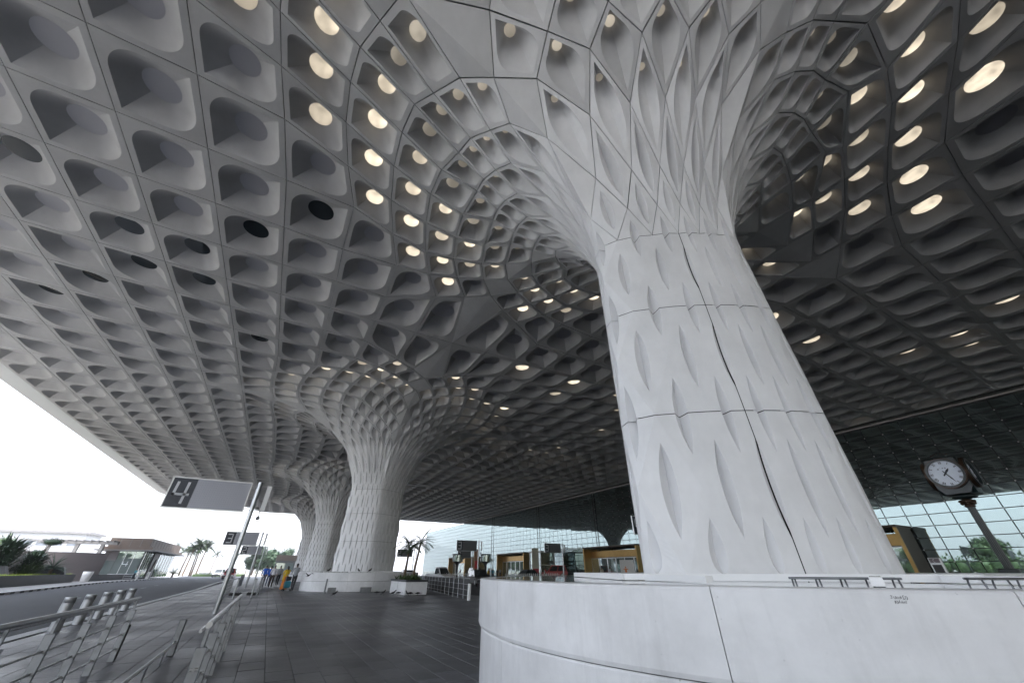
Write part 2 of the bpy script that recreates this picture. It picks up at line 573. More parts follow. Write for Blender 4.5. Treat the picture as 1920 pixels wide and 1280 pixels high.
ctr_off = Vector((0, 0, EYE))
def local_cell(P, nrm, s, K, mats, name, parent=None, lit=0, as_mesh=False, cap='disc'):
    c = (P[0] + P[1] + P[2] + P[3]) / 4
    size = math.sqrt((P[2] - P[0]).length * (P[1] - P[3]).length * .5)
    beta, sq, w, rr, dk = cell_shape(s)
    mb = MB()
    top, rad, (e1, e2), T = coffer(mb, [p - c for p in P], nrm, K, w, rr, sq, dk * size, interp(s, [-4, -3, 0, 3], [.075, .105, .15, .2]), beta, cap=cap, skew=interp(s, [-4, -1, 2], [.20, .15, 0]))
    return mb, c, top, rad, T

def plan_px(p):
    """image area weight of a world point, used only to choose which coffers become single objects"""
    d = p - Vector((0, 0, EYE))
    z = d.dot(fwd)
    if z < 1: return None
    return (d.dot(right) / z * 673.5 / 960, d.dot(upv) / z * 673.5 / 640, z)

def lamp_mesh(T, nrm, drop=.012):
    mb = MB()
    n = len(T)
    c = sum(T, Vector()) / n
    V = [c + (p - c) * .97 - nrm * drop for p in T]
    mb.add(V, [tuple(range(n))], 0)
    mb.add(V + [p + nrm * drop * .9 for p in V], [(q, (q + 1) % n, n + (q + 1) % n, n + q) for q in range(n)], 0)
    return mb

def FL(s):  # one material in steps: shade deepening up the flare, put into its colour
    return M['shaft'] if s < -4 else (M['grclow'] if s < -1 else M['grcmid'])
# ---- one column, built once and copied down the row
def build_column(near, label, y):
    root = thing('flared_column', label, 'column', (A0, y, 0), group='white flared columns carrying the canopy')
    root['kind'] = 'thing'
    K = 5
    for sa in (-1, 1):
        for sb in (-1, 1):
            nq = near and sb < 0
            for s in range(-7, 3):
                for t in range(-4 if nq else -5, 6):
                    if (s + t) % 2: continue
                    i, j = (s + t) // 2, (s - t) // 2
                    P = cell_corners(i, j, sa, sb, nq)
                    if sa * sb < 0: P = [P[0], P[3], P[2], P[1]]
                    nrm = normal_in(P)
                    lit = 1 if -5 <= s <= 4 else 0
                    beta = cell_shape(s + 1)[0]
                    mb, c, top, rad, T = local_cell(P, nrm, s + 1, K, None, 'coffer_panel')
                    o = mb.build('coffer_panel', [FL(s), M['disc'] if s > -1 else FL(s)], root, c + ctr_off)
                    if lit and beta < .3:
                        lamp_mesh(T, nrm).build('downlight', M['light'] if s > 0 else M['lightdim'], o)
    # plain panels on the four axes
    for axis, sg in (('a', -1), ('a', 1), ('b', -1), ('b', 1)):
        for k in (range(-7, 5, 2) if near and axis == 'b' and sg < 0 else range(-6, 6, 2)):
            P = diamond(k, axis, sg, near)
            nrm = normal_in(P)
            c = (P[0] + P[1] + P[2] + P[3]) / 4
            mb = MB()
            Q = [c + (p - c) * (1 - .02 / max(.1, (p - c).length)) - c for p in P]
            mb.add(Q + [q + nrm * .06 for q in Q], [(0, 1, 2), (0, 2, 3)] if axis == 'a' else [(0, 1, 2), (0, 2, 3)], 0)
            mb.add(Q + [q + nrm * .06 for q in Q], [(q, (q + 1) % 4, 4 + (q + 1) % 4, 4 + q) for q in range(4)], 0)
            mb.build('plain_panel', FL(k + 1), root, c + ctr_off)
    # shaft cladding: the dimpled skin is meshed whole and cut along its joints
    bm = bmesh.new()
    mb = MB()
    for s in range(-15, -7):
        for sa in (-1, 1):
            for sb in (-1, 1):
                nq = near and sb < 0
                for t in range(-4 if nq else -5, 6):
                    if (s + t) % 2: continue
                    i, j = (s + t) // 2, (s - t) // 2
                    P = cell_corners(i, j, sa, sb, nq)
                    coffer_skin(mb, P, s + 1)
        for axis, sg in (('a', -1), ('a', 1), ('b', -1), ('b', 1)):
            if (s % 2 == 0) != (near and axis == 'b' and sg < 0):
                coffer_skin(mb, diamond(s, axis, sg, near), s + 1)
    me = mb.mesh('shaft_skin', M['shaft'])
    zj = [PTOP - EYE + .004, .155 * H, .31 * H, .457 * H, .9 * H]
    g = .0065
    for lev in range(4):
        for q in range(8):
            # eight sectors between the axes and the middles of the faces
            b = bmesh.new()
            b.from_mesh(me)
            def cut(co, no):
                geom = b.verts[:] + b.edges[:] + b.faces[:]
                bmesh.ops.bisect_plane(b, geom=geom, plane_co=co, plane_no=no, clear_outer=True, dist=1e-5)
            cut((0, 0, zj[lev + 1] - (g if lev < 3 else 0)), (0, 0, 1))
            cut((0, 0, zj[lev] + (g if lev else 0)), (0, 0, -1))
            a0, a1 = R(45 * q), R(45 * (q + 1))
            j0 = Vector((math.cos(a0), math.sin(a0), 0)); j1 = Vector((math.cos(a1), math.sin(a1), 0))
            n0 = Vector((math.sin(a0), -math.cos(a0), 0)); n1 = Vector((-math.sin(a1), math.cos(a1), 0))
            cut(-n0 * (g if q % 2 and lev < 3 else 0), n0)
            cut(-n1 * (g if q % 2 == 0 and lev < 3 else 0), n1)
            if not b.faces:
                b.free(); continue
            m2 = bpy.data.meshes.new('shaft_panel')
            b.to_mesh(m2); b.free()
            m2.materials.append(M['shaft'])
            obj('shaft_panel' if lev < 3 else 'collar_panel', m2, root, (0, 0, EYE))
    # dark core seen through the joints
    prof = []
    core = MB()
    n = 48
    rings = [(PTOP - EYE, 1.0), (.3 * H, .97), (.5 * H, .93)]
    vs = []
    for z, k in rings:
        for q in range(n):
            a = 2 * math.pi * q / n
            r = (r0(math.cos(a), math.sin(a)) * k - .02) * H
            vs.append((r * math.cos(a), r * math.sin(a), z))
    fs = [(r * n + q, r * n + (q + 1) % n, (r + 1) * n + (q + 1) % n, (r + 1) * n + q) for r in range(2) for q in range(n)]
    core.add(vs, fs, 0)
    core.build('core', M['dark'], root, (0, 0, EYE))
    return root

def coffer_skin(mb, P, s):
    nrm = normal_in(P)
    beta, sq, w, rr, dk = cell_shape(s)
    size = math.sqrt((P[2] - P[0]).length * (P[1] - P[3]).length * .5)
    coffer(mb, P, nrm, 6, w, rr, sq, dk * size, .2, 1.0, gap=0.0, lip=0, cap='none')

column = build_column(True, 'nearest white flared column, huge on the right, rising from the curved white plinth', B0)
COLUMN_LABELS = ['second flared column, left of the palm planter, its fan of coffers fully in view',
                 'third flared column, half hidden behind the left edge of the second one',
                 'farthest flared column, a pale sliver against the sky behind the third']
column2 = build_column(False, COLUMN_LABELS[0], B0 + PERIOD)
for k in range(2, 4):
    c = copy_tree(column2)
    c.location = (A0, B0 + PERIOD * k, 0)
    c['label'] = COLUMN_LABELS[k - 1]

# ---- the canopy between and around the columns
canopy = thing('canopy', 'vast coffered white canopy roof over the forecourt, dotted with round ceiling lights', 'canopy roof', (0, 0, 0))
canopy['kind'] = 'thing'
cells = []
rnd = random.Random(11)
OPEN = {(0, 1, 7, 4), (0, 1, 6, 5), (0, 1, 5, 5), (0, 1, 3, 3), (0, 1, 4, 4), (1, -1, 6, 5), (1, -1, 5, 5), (1, -1, 7, 4), (1, -1, 8, 3), (1, -1, 4, 3)}   # coffers glazed with dark glass
for cidx in range(-1, 4):
    cx, cy = A0, B0 + PERIOD * cidx
    for sa in (-1, 1):
        for sb in (-1, 1):
            for i in range(-2, 18):
                for j in range(-2, 8):
                    s, t = i + j, i - j
                    if s < 3 and cidx >= 0: continue
                    if cidx == -1:
                        if j < 0 or i < 0: continue           # no column behind the camera: plain grid
                        if sb < 0 and j > 3: continue
                    if j > 5 and not (cidx == 3 and sb > 0): continue
                    if sa < 0 and i > 10: continue
                    if sa > 0 and i > 16: continue
                    nq = cidx == 0 and sb < 0
                    if cidx >= 0 and not ((-4 if nq else -5) <= t <= 5 or (i >= 6 and j >= 0) or (j >= (5 if nq else 6) and i >= 0)): continue
                    if cidx == -1:
                        P = [Vector((a * SX * sa, b * SY * sb, H)) for a, b in ((i, j), (i + 1, j), (i + 1, j + 1), (i, j + 1))]
                    else:
                        P = cell_corners(i, j, sa, sb, nq)
                    if sa * sb < 0: P = [P[0], P[3], P[2], P[1]]
                    P = [p + Vector((cx, cy, EYE)) for p in P]
                    c = sum(P, Vector()) / 4
                    # rounded far corner of the roof
                    if c.x < -6 and c.y > 98 and math.hypot(c.x + 6, (c.y - 98) * 1.0) > 15.2: continue
                    lit = 0
                    if cidx >= 0 and s <= 4 and max(i, j) <= 3 or (cidx >= 0 and (i, j) in ((0, 4), (4, 0))): lit = 1
                    elif c.x > 11 and rnd.random() < .26: lit = 1
                    elif (cidx, sb, i, j) in OPEN and sa < 0: lit = 2
                    cells.append((P, s + 1 if cidx >= 0 else 7, lit, c, (i, j, cidx, sa, sb)))
def weight(c):
    q = plan_px(c[3])
    if q is None or abs(q[0]) > 1.08 or abs(q[1]) > 1.08: return 0
    return 1 / q[2] ** 2 / (1 + 0.0)
cells.sort(key=weight, reverse=True)
shared = {}
rest = MB(); rest_l = MB()
for n_, (P, s, lit, c, key) in enumerate(cells):
    nrm = Vector((0, 0, 1)) if s > 8 else normal_in([p - Vector((A0, B0 + PERIOD * max(0, key[2]), EYE)) for p in P])
    if nrm.z < 0: nrm = -nrm
    flat = all(abs(p.z - CEIL) < .03 for p in P)
    if flat: nrm = Vector((0, 0, 1))
    big = n_ < 300
    far = c.y > 45
    K = 5 if big else (4 if not far else 2)
    size = math.sqrt((P[2] - P[0]).length * (P[1] - P[3]).length * .5)
    beta, sq, w, rr, dk = cell_shape(s)
    if big:
        mb = MB()
        top, rad, ee, T = coffer(mb, [p - c for p in P], nrm, K, w, rr, sq, dk * size, .2, 0)
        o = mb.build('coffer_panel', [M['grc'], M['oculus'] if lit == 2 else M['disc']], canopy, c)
        if lit == 1:
            lamp_mesh(T, nrm).build('downlight', M['light'], o)
    else:
        top, rad, ee, T = coffer(rest, P, nrm, K, w, rr, sq, dk * size, .2, 0)
        if lit == 1:
            l = lamp_mesh(T, nrm)
            rest_l.add(l.v, l.f, 0)
tag(rest.build('coffer_panels', [M['grc'], M['disc']], canopy), kind='stuff')
tag(rest_l.build('downlights', M['light'], canopy), kind='stuff')
# plain panels of the outer chains that still belong to the roof (between the grid and the first lit ring)
for cidx in range(0, 4):
    for sb in (-1, 1):
        pass

# roof shell: slab above, plain border strips, slanted fascia along the road
X_L = A0 - 11 * SX
Y_B = B0 - 16 * SY
Y_F = B0 + 3 * PERIOD + 8 * SY
X_R = A0 + 17 * SX
shell = MB()
edge_x = X_L - .62 * SX
outline = [(X_L, Y_B), (X_L, 99.5), (-20.3, 104), (-17.3, 108.5), (-13, 111.6), (-7, 113.6), (-5.2, Y_F + .0), (WALLX, Y_F)]
outer = [(edge_x, Y_B), (edge_x, 100), (-21.8, 105), (-18.3, 110), (-13.6, 113.3), (-7.5, 115.4), (-6, Y_F + 1.6), (WALLX, Y_F + 1.6)]
n = len(outline)
def strip(mb, A, ZA, Bq, ZB, mt=0):
    vs = [(x, y, ZA) for x, y in A] + [(x, y, ZB) for x, y in Bq]
    mb.add(vs, [(q, q + 1, len(A) + q + 1, len(A) + q) for q in range(len(A) - 1)], mt)
strip(shell, outline, CEIL, outer, CEIL + .02)
shell.build('border_strip', M['soffit'], canopy)
fas = MB()
out2 = [(x - .10 if x < 0 else x, y + (.1 if y > 105 else 0)) for x, y in outer]
strip(fas, outer, CEIL + .02, out2, CEIL + .30)
out3 = [(x - .35 if x < 0 else x, y + (.3 if y > 105 else 0)) for x, y in outer]
strip(fas, out2, CEIL + .30, out3, CEIL + .34, 1)
strip(fas, out3, CEIL + .34, out3, CEIL + 1.6, 0)
fas.build('fascia', [M['soffit'], M['edge']], canopy)
backroof = MB(); backroof.box(((edge_x + WALLX) / 2, Y_B - 35.2, CEIL + .4), (WALLX - edge_x, 70, .3)); backroof.build('rear_soffit', M['soffit'], canopy)
slab = MB()
slab.prism([(x, y) for x, y in out3] + [(WALLX + 8, Y_F + 2), (WALLX + 8, Y_B), ], CEIL + 1.55, CEIL + 1.9, 'z')
slab.build('roof_slab', M['soffit'], canopy)
rb = MB()
rb.box(((X_R + WALLX) / 2 + 2, (Y_B + Y_F) / 2, CEIL + .06), (WALLX - X_R + 4, Y_F - Y_B, .1))
rb.box(((X_L + WALLX) / 2, Y_B - .2, CEIL + .85), (WALLX - X_L + 3, .3, 1.7))
rb.build('edge_beam', M['dark'], canopy)
# ------------------------------------------------------------------ ground, road, kerbs, paving
M.update(
    earth=mat('dry_earth', (.26, .25, .23), .95, var=.25, scale=.05),
    asphalt=mat('asphalt', (.029, .033, .041), .78, var=.25, scale=.35, bump=.25, bscale=60, stretch=(1, .35, 1)),
    slab=None,
    kerb=mat('kerb_concrete', (.50, .51, .52), .7, var=.12, scale=2),
    kerbdark=mat('kerb_black', (.03, .03, .032), .7),
    hill=mat('hill_scrub', (.13, .15, .14), .95, var=.2, scale=.004),
    concrete=mat('concrete', (.30, .30, .30), .75, var=.1, scale=.8),
)
def paving_material():
    m = mat('granite_slab', (.092, .093, .102), .30, var=.30, scale=1.1, bump=.22, bscale=22, detail=8, coords='Object')
    nt = m.node_tree
    b = nt.nodes['Principled BSDF']
    oi = nt.nodes.new('ShaderNodeObjectInfo')
    tc = nt.nodes.new('ShaderNodeTexCoord')
    geo = nt.nodes.new('ShaderNodeNewGeometry')
    nz = nt.nodes.new('ShaderNodeTexNoise')
    nz.inputs['Scale'].default_value = .55
    nz.inputs['Detail'].default_value = 7
    mp = nt.nodes.new('ShaderNodeMapping'); mp.inputs['Scale'].default_value = (1, 1.0, 1)
    nt.links.new(geo.outputs['Position'], mp.inputs['Vector'])
    nt.links.new(mp.outputs[0], nz.inputs['Vector'])
    rr = nt.nodes.new('ShaderNodeMapRange')
    rr.inputs['From Min'].default_value = .3; rr.inputs['From Max'].default_value = .7
    rr.inputs['To Min'].default_value = .29; rr.inputs['To Max'].default_value = .56
    nt.links.new(nz.outputs['Fac'], rr.inputs['Value'])
    nt.links.new(rr.outputs[0], b.inputs['Roughness'])
    # worn, dusty patches
    old = b.inputs['Base Color'].links[0].from_socket
    mx = nt.nodes.new('ShaderNodeMix'); mx.data_type = 'RGBA'; mx.blend_type = 'MULTIPLY'
    mx.inputs['Factor'].default_value = .8
    cr = nt.nodes.new('ShaderNodeValToRGB')
    cr.color_ramp.elements[0].position = .35; cr.color_ramp.elements[0].color = (.66, .66, .68, 1)
    cr.color_ramp.elements[1].position = .7; cr.color_ramp.elements[1].color = (1.35, 1.33, 1.3, 1)
    nt.links.new(nz.outputs['Fac'], cr.inputs['Fac'])
    nt.links.new(old, mx.inputs['A']); nt.links.new(cr.outputs['Color'], mx.inputs['B'])
    mx2 = nt.nodes.new('ShaderNodeMix'); mx2.data_type = 'RGBA'; mx2.blend_type = 'MULTIPLY'
    mx2.inputs['Factor'].default_value = 1
    r2 = nt.nodes.new('ShaderNodeMapRange')
    r2.inputs['To Min'].default_value = .8; r2.inputs['To Max'].default_value = 1.22
    nt.links.new(oi.outputs['Random'], r2.inputs['Value'])
    nt.links.new(mx.outputs['Result'], mx2.inputs['A']); nt.links.new(r2.outputs[0], mx2.inputs['B'])
    nt.links.new(mx2.outputs['Result'], b.inputs['Base Color'])
    return m
M['slab'] = paving_material()
M['bounce_plaza'] = mat('bounce_concrete', (.32, .31, .29), .85, var=.1, scale=.3)

gmb = MB()
gmb.add([(-3000, -800, -.16), (3000, -800, -.16), (3000, 4000, -.16), (-3000, 4000, -.16)], [(0, 1, 2, 3)])
tag(gmb.build('ground', M['earth']), kind='structure')
def ribbon(A, Bq, z):
    mb = MB()
    vs = [(x, y, z) for x, y in A] + [(x, y, z) for x, y in Bq]
    n = len(A)
    mb.add(vs, [(q, n + q, n + q + 1, q + 1) for q in range(n - 1)])
    return mb
FX0, FX1 = -4.62, 11.6
left_kerb = [(-14.0, -60), (-14.2, 20), (-14.9, 41.7), (-16.9, 60), (-18.7, 78.6), (-18.4, 98), (-18.8, 130), (-23, 190), (-52, 470)]
fore_edge = [(FX0, -60), (FX0, 20), (FX0, 41.7), (-5.2, 60), (-5.4, 78.6), (-5.6, 98), (-5.8, 130), (-8, 190), (-38, 470)]
tag(ribbon(left_kerb, fore_edge, -.12).build('road', M['asphalt']), kind='structure')
lane = MB(); lane.add([(FX1, -60, -.116), (39, -60, -.116), (39, 190, -.116), (FX1, 190, -.116)], [(0, 1, 2, 3)])
tag(lane.build('drop_off_lane', M['asphalt']), kind='structure')
pz = MB(); pz.add([(-74, -110, .03), (-23.4, -110, .03), (-23.4, 44, .03), (-30, 44.2, .03), (-74, 44.2, .03)], [(0, 1, 2, 3, 4)])  # unseen pale ground, added to bounce daylight up under the canopy
tag(pz.build('bounce_plaza', M['bounce_plaza']), kind='structure')
# painted marks on the road
mk = MB()
for (x, y) in [(-9.4, 34), (-9.6, 43), (-9.8, 52), (-10.4, 61), (-11, 72), (-11.4, 86), (-11.6, 102), (-12, 124)]:
    mk.add([(x - .06, y, -.116), (x + .06, y, -.116), (x + .06, y + 2.2, -.116), (x - .06, y + 2.2, -.116)], [(0, 1, 2, 3)])
tag(mk.build('road_markings', mat('worn_paint', (.32, .33, .34), .7, var=.4, scale=3)), kind='structure')
# kerbs
def kerb(name, line, side, w, top, m):
    mb = MB()
    off = [(x + side * w, y) for x, y in line]
    n = len(line)
    vs = [(x, y, top) for x, y in line] + [(x, y, top) for x, y in off] + [(x, y, -.15) for x, y in line] + [(x, y, -.15) for x, y in off]
    fs = []
    for q in range(n - 1):
        fs += [(q, q + 1, n + q + 1, n + q), (q, 2 * n + q, 2 * n + q + 1, q + 1), (n + q, n + q + 1, 3 * n + q + 1, 3 * n + q)]
    mb.add(vs, fs)
    return tag(mb.build(name, m), kind='structure')
kerb('kerb', fore_edge[:7], 1, .28, .012, M['kerb'])
kl = kerb('kerb', left_kerb[:8], -1, .34, .03, M['kerb'])
# black and white painted blocks along the far kerb face
kb = MB()
for q in range(len(left_kerb) - 1):
    (xa, ya), (xb, yb) = left_kerb[q], left_kerb[q + 1]
    L = math.hypot(xb - xa, yb - ya)
    for k in range(int(L / 1.0)):
        if k % 2: continue
        t0, t1 = k / L, (k + .92) / L
        if ya + (yb - ya) * t0 < 25 or ya + (yb - ya) * t0 > 130: continue
        p0 = (xa + (xb - xa) * t0 + .004, ya + (yb - ya) * t0); p1 = (xa + (xb - xa) * t1 + .004, ya + (yb - ya) * t1)
        kb.add([(*p0, -.118), (*p1, -.118), (*p1, .0), (*p0, .0)], [(0, 1, 2, 3)])
tag(kb.build('kerb_paint', M['kerbdark'], kl))
# walk behind the far kerb
wk = [(x - .34, y) for x, y in left_kerb[:8]]
wk2 = [(x - 9.2, y) for x, y in left_kerb[:8]]
tag(ribbon(wk2, wk, .02).build('far_pavement', M['concrete']), kind='structure')

# forecourt slabs: the base sheet is the joint, the slabs stand 4 mm proud of it
fc = MB()
fb = [(x + .28, y) for x, y in fore_edge[:7]]
n = len(fb)
vs = [(x, y, -.012) for x, y in fb] + [(FX1, y, -.012) for x, y in fb] + [(FX1, y, -.2) for x, y in fb]
fc.add(vs, [(q, n + q, n + q + 1, q + 1) for q in range(n - 1)] + [(n + q, 2 * n + q, 2 * n + q + 1, n + q + 1) for q in range(n - 1)])
forecourt = tag(fc.build('forecourt', mat('joint_grout', (.045, .045, .048), .8)), kind='structure')
SW, SL = .355, .62
def slab_mesh(w, l):
    mb = MB(); g, c = .0025, .003
    x0, y0, x1, y1 = g, g, w - g, l - g
    lo = [(x0, y0, -.012), (x1, y0, -.012), (x1, y1, -.012), (x0, y1, -.012)]
    hi = [(x0 + c, y0 + c, 0), (x1 - c, y0 + c, 0), (x1 - c, y1 - c, 0), (x0 + c, y1 - c, 0)]
    mb.add(lo + hi, [(4, 5, 6, 7)] + [(q, (q + 1) % 4, 4 + (q + 1) % 4, 4 + q) for q in range(4)])
    return mb
slab_me = slab_mesh(SW, SL).mesh('paving_slab', M['slab'])
spots = []
rs = random.Random(3)
for ix in range(-13, 33):
    for iy in range(-8, 206):
        x = ix * SW
        y = iy * SL + .11 + (SL / 2 if ix % 2 else 0)
        if x < FX0 + .3 and y < 45 or x + SW > FX1 or y > 128 or x < -4.3: continue
        q = plan_px(Vector((x + SW / 2, y + SL / 2, 0)))
        d = math.hypot(x, y)
        if math.hypot(x + .35 - A0, y + .6 - B0) < 4.1: continue
        spots.append((0 if (q is None or abs(q[0]) > 1.06 or abs(q[1]) > 1.06) else 1 / d ** 3, x, y))
spots.sort(reverse=True)
rest_s = MB()
sv = slab_mesh(SW, SL)
for k, (w_, x, y) in enumerate(spots):
    dz = rs.uniform(-.0015, .0015)
    if k < 300:
        obj('paving_slab', slab_me, forecourt, (x, y, dz))
    else:
        rest_s.add([(a + x, b + y, c + dz) for a, b, c in sv.v], sv.f)
tag(rest_s.build('paving_slabs', M['slab'], forecourt), kind='stuff')
# raised pavement along the glass front
ip = MB(); ip.box((45.1, 65, -.05), (12.2, 250, .14))
tag(ip.build('inner_pavement', mat('pale_paving', (.13, .13, .13), .5, var=.12)), kind='structure')

# ------------------------------------------------------------------ plinths under the columns
PR = 4.38
J_ANG = [172, 205.2, 225.3, 247, 270, 293, 316, 339, 2, 25, 48, 71, 94, 117, 141]
def arc_panel(r, a0, a1, z0, z1, und=.0, n=7):
    """a curved stone panel with softened edges and returned ends"""
    mb = MB()
    prof = [(r - .05, z0), (r - .012, z0 + .0), (r, z0 + .03), (r, z1 - .02), (r - .006, z1 - .006), (r - .02, z1), (r - .22, z1)]
    g = .003 / r
    vs = []
    for k in range(n + 1):
        a = a0 + g + (a1 - a0 - 2 * g) * k / n
        for rr_, z in prof:
            vs.append((rr_ * math.cos(a), rr_ * math.sin(a), z))
    m_ = len(prof)
    fs = [(k * m_ + q, (k + 1) * m_ + q, (k + 1) * m_ + q + 1, k * m_ + q + 1) for k in range(n) for q in range(m_ - 1)]
    fs += [tuple(range(m_ - 1, -1, -1)), tuple(n * m_ + q for q in range(m_))]
    mb.add(vs, fs, 0, False)
    for k in range(len(mb.s)):
        mb.s[k] = False
    return mb
def build_plinth():
    p = thing('column_plinth', 'huge curved white stone plinth filling the lower right, with a scrawled name on it', 'plinth', (A0, B0, 0), group='curved white plinths under the columns')
    p['kind'] = 'thing'
    for k in range(len(J_ANG)):
        a0 = R(J_ANG[k]); a1 = R(J_ANG[(k + 1) % len(J_ANG)])
        while a1 < a0: a1 += 2 * math.pi
        n = max(8, int((a1 - a0) / R(2.2)))
        arc_panel(PR, a0, a1, .64, PTOP, n=n).build('upper_panel', M['stone'], p)
        arc_panel(PR - .035, a0 + .012, a1 + .012, .02, .632, n=n).build('lower_panel', M['stone'], p)
    c = MB()
    c.lathe([(PR - .045, 0), (PR - .045, .66), (PR - .08, .66), (PR - .08, PTOP - .012)], 96, capb=False, capt=True)
    c.build('core', mat('plinth_joint', (.16, .16, .16), .8), p)
    t = MB()
    t.lathe([(PR - .215, PTOP - .02), (PR - .21, PTOP - .001)], 96, capb=False, capt=True)
    t.build('top_slab', glass('polished_top', (.55, .57, .58), .35, .05), p)
    # white lighting profiles lying round the foot of the column
    rr_ = 3.15
    for k in range(6):
        a0, a1 = R(60 * k + 4), R(60 * k + 65)
        p0 = Vector((rr_ * math.cos(a0), rr_ * .92 * math.sin(a0), PTOP + .035)); p1 = Vector((rr_ * math.cos(a1), rr_ * .92 * math.sin(a1), PTOP + .035))
        b = MB(); d = (p1 - p0)
        b.box((0, 0, 0), (d.length * .985, .10, .06), rz=0)
        b.build('light_profile', M['white'], p, (p0 + p1) / 2, math.atan2(d.y, d.x))
    for (ang, rad, rot, ln) in [(193, 3.2, 70, 1.6), (222, 3.5, 20, 1.3), (238, 3.5, 60, 1.2)]:
        b = MB(); b.box((0, 0, 0), (ln, .07, .05))
        b.build('light_profile', M['white'], p, (rad * math.cos(R(ang)), rad * math.sin(R(ang)), PTOP + .03), R(rot))
    for (ang, rad) in [(217, 3.85), (233, 3.8)]:
        b = MB()
        for o_ in (-.05, .05):
            b.tube([(-.32, o_, .045), (.32, o_, .045)], .008, 6)
        for k in range(5):
            b.tube([(-.3 + .15 * k, -.06, .0), (-.3 + .15 * k, -.05, .045), (-.3 + .15 * k, .05, .045), (-.3 + .15 * k, .06, .0)], .006, 5)
        b.build('wire_rack', M['brushed'], p, (rad * math.cos(R(ang)), rad * math.sin(R(ang)), PTOP), R(ang + 90))
    return p
plinth = build_plinth()
PL = ['white curved plinth under the second column, with crows on its top', 'white plinth of the third column, mostly hidden behind the second plinth', 'white plinth of the farthest column']
for k in range(1, 4):
    c = copy_tree(plinth); c.location = (A0, B0 + PERIOD * k, 0); c['label'] = PL[k - 1]
# handwriting: single strokes on the curved face
LET = {'J': [[(.1, .9), (.75, .9)], [(.45, .9), (.45, .15), (.2, 0), (.05, .2)]], 'U': [[(.1, .7), (.1, .1), (.4, 0), (.6, .15), (.6, .7)]], 'N': [[(.05, 0), (.1, .7), (.55, 0), (.6, .75)]],
       'A': [[(0, 0), (.35, .9), (.65, 0)], [(.12, .35), (.55, .35)]], 'I': [[(.05, .85), (.55, .85)], [(.3, .85), (.3, 0)], [(.05, 0), (.55, 0)]], 'D': [[(.1, 0), (.1, .9), (.5, .75), (.65, .4), (.45, .05), (.1, 0)]],
       'K': [[(.1, 0), (.1, .9)], [(.6, .85), (.12, .42), (.65, 0)]], 'H': [[(.08, 0), (.08, .9)], [(.58, 0), (.58, .9)], [(.08, .45), (.58, .45)]]}
ink = MB()
def scrawl(word, ang, z, h):
    x = 0
    rw = random.Random(len(word))
    for ch in word:
        for st in LET[ch]:
            pts = []
            for (u, v) in st:
                a = R(ang) + (x + u * h + rw.uniform(-.002, .002)) / PR
                zz = z + v * h + rw.uniform(-.002, .002)
                rad = PR + .0012
                pts.append((rad * math.cos(a), rad * math.sin(a), zz))
            ink.tube(pts, .0011, 4, cap=False)
        x += h * .84
scrawl('JUNAID', -142.2, 1.112, .0165)
scrawl('KHAN', -142.05, 1.090, .0165)
ink.build('handwriting', M['black'], plinth)
# ------------------------------------------------------------------ glass front
def facade_material():
    m = bpy.data.materials.new('solar_glass')
    m.use_nodes = True
    nt = m.node_tree
    b = nt.nodes['Principled BSDF']
    b.inputs['Base Color'].default_value = (.27, .335, .335, 1)
    b.inputs['Metallic'].default_value = .9
    b.inputs['Roughness'].default_value = .015
    return m
M.update(facade=facade_material(), mull=mat('mullion', (.03, .033, .034), .4, .3), spider=mat('spider_steel', (.7, .7, .7), .5, .2),
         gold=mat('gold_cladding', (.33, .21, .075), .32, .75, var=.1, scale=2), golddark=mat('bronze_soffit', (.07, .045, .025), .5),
         doorglass=glass('door_glass', (.30, .36, .35), .75, .03), alu=mat('aluminium', (.55, .56, .57), .35, .8))
PW, PH = 1.55, .93
front = thing('glass_facade', 'tall dark mirror glass facade along the right with a thin square grid of joints', 'glass facade', (WALLX, 0, 0))
ZB = .05
pane = MB(); pane.box((0, 0, 0), (.024, PW - .075, PH - .065))
pane_me = pane.mesh('glass_pane', M['facade'])
spots = []
rp = random.Random(5)
for iy in range(-72, 102):
    for iz in range(0, 15):
        y = iy * PW + .15 + PW / 2; z = ZB + iz * PH + PH / 2
        if z + PH / 2 > CEIL + (1.9 if y > Y_F + 2 else .02): continue
        q = plan_px(Vector((WALLX, y, z)))
        ok = q is not None and abs(q[0]) < 1.03 and abs(q[1]) < 1.03
        hid = ok and q[0] < .72 and q[0] > .26 and z > 1.2 and q[1] > -.66   # behind the nearest column
        spots.append((0 if not ok else (1e-6 if hid else 1 / q[2] ** 2), y, z))
spots.sort(reverse=True)
rest_p = MB()
for k, (w_, y, z) in enumerate(spots):
    ry, rz_ = rp.gauss(0, .0016), rp.gauss(0, .0016)
    if k < 300:
        obj('glass_pane', pane_me, front, (0, y, z), (0, ry, rz_))
    else:
        for_add = [(a + rz_ * -b + ry * c, b + y, c + z) for a, b, c in pane.v]
        rest_p.add(for_add, pane.f)
tag(rest_p.build('glass_panes', M['facade'], front), kind='stuff')
bk = MB()
ymin, ymax = -72 * PW + .15, 102 * PW + .15
bk.box((.09, (ymin + ymax) / 2, ZB + 7), (.06, ymax - ymin, 14.2))
bk.build('joint_backing', M['mull'], front)
sp = MB()
for iy in range(-1, 40):
    for iz in range(1, 15):
        y = iy * PW + .15; z = ZB + iz * PH
        w_ = .06
        sp.add([(-.05, y - w_, z), (-.05, y, z - w_), (-.05, y + w_, z), (-.05, y, z + w_), (-.01, y - w_, z), (-.01, y, z - w_), (-.01, y + w_, z), (-.01, y, z + w_)],
               [(0, 1, 2, 3), (0, 4, 5, 1), (1, 5, 6, 2), (2, 6, 7, 3), (3, 7, 4, 0)])
tag(sp.build('spider_fittings', M['spider'], front), kind='stuff')
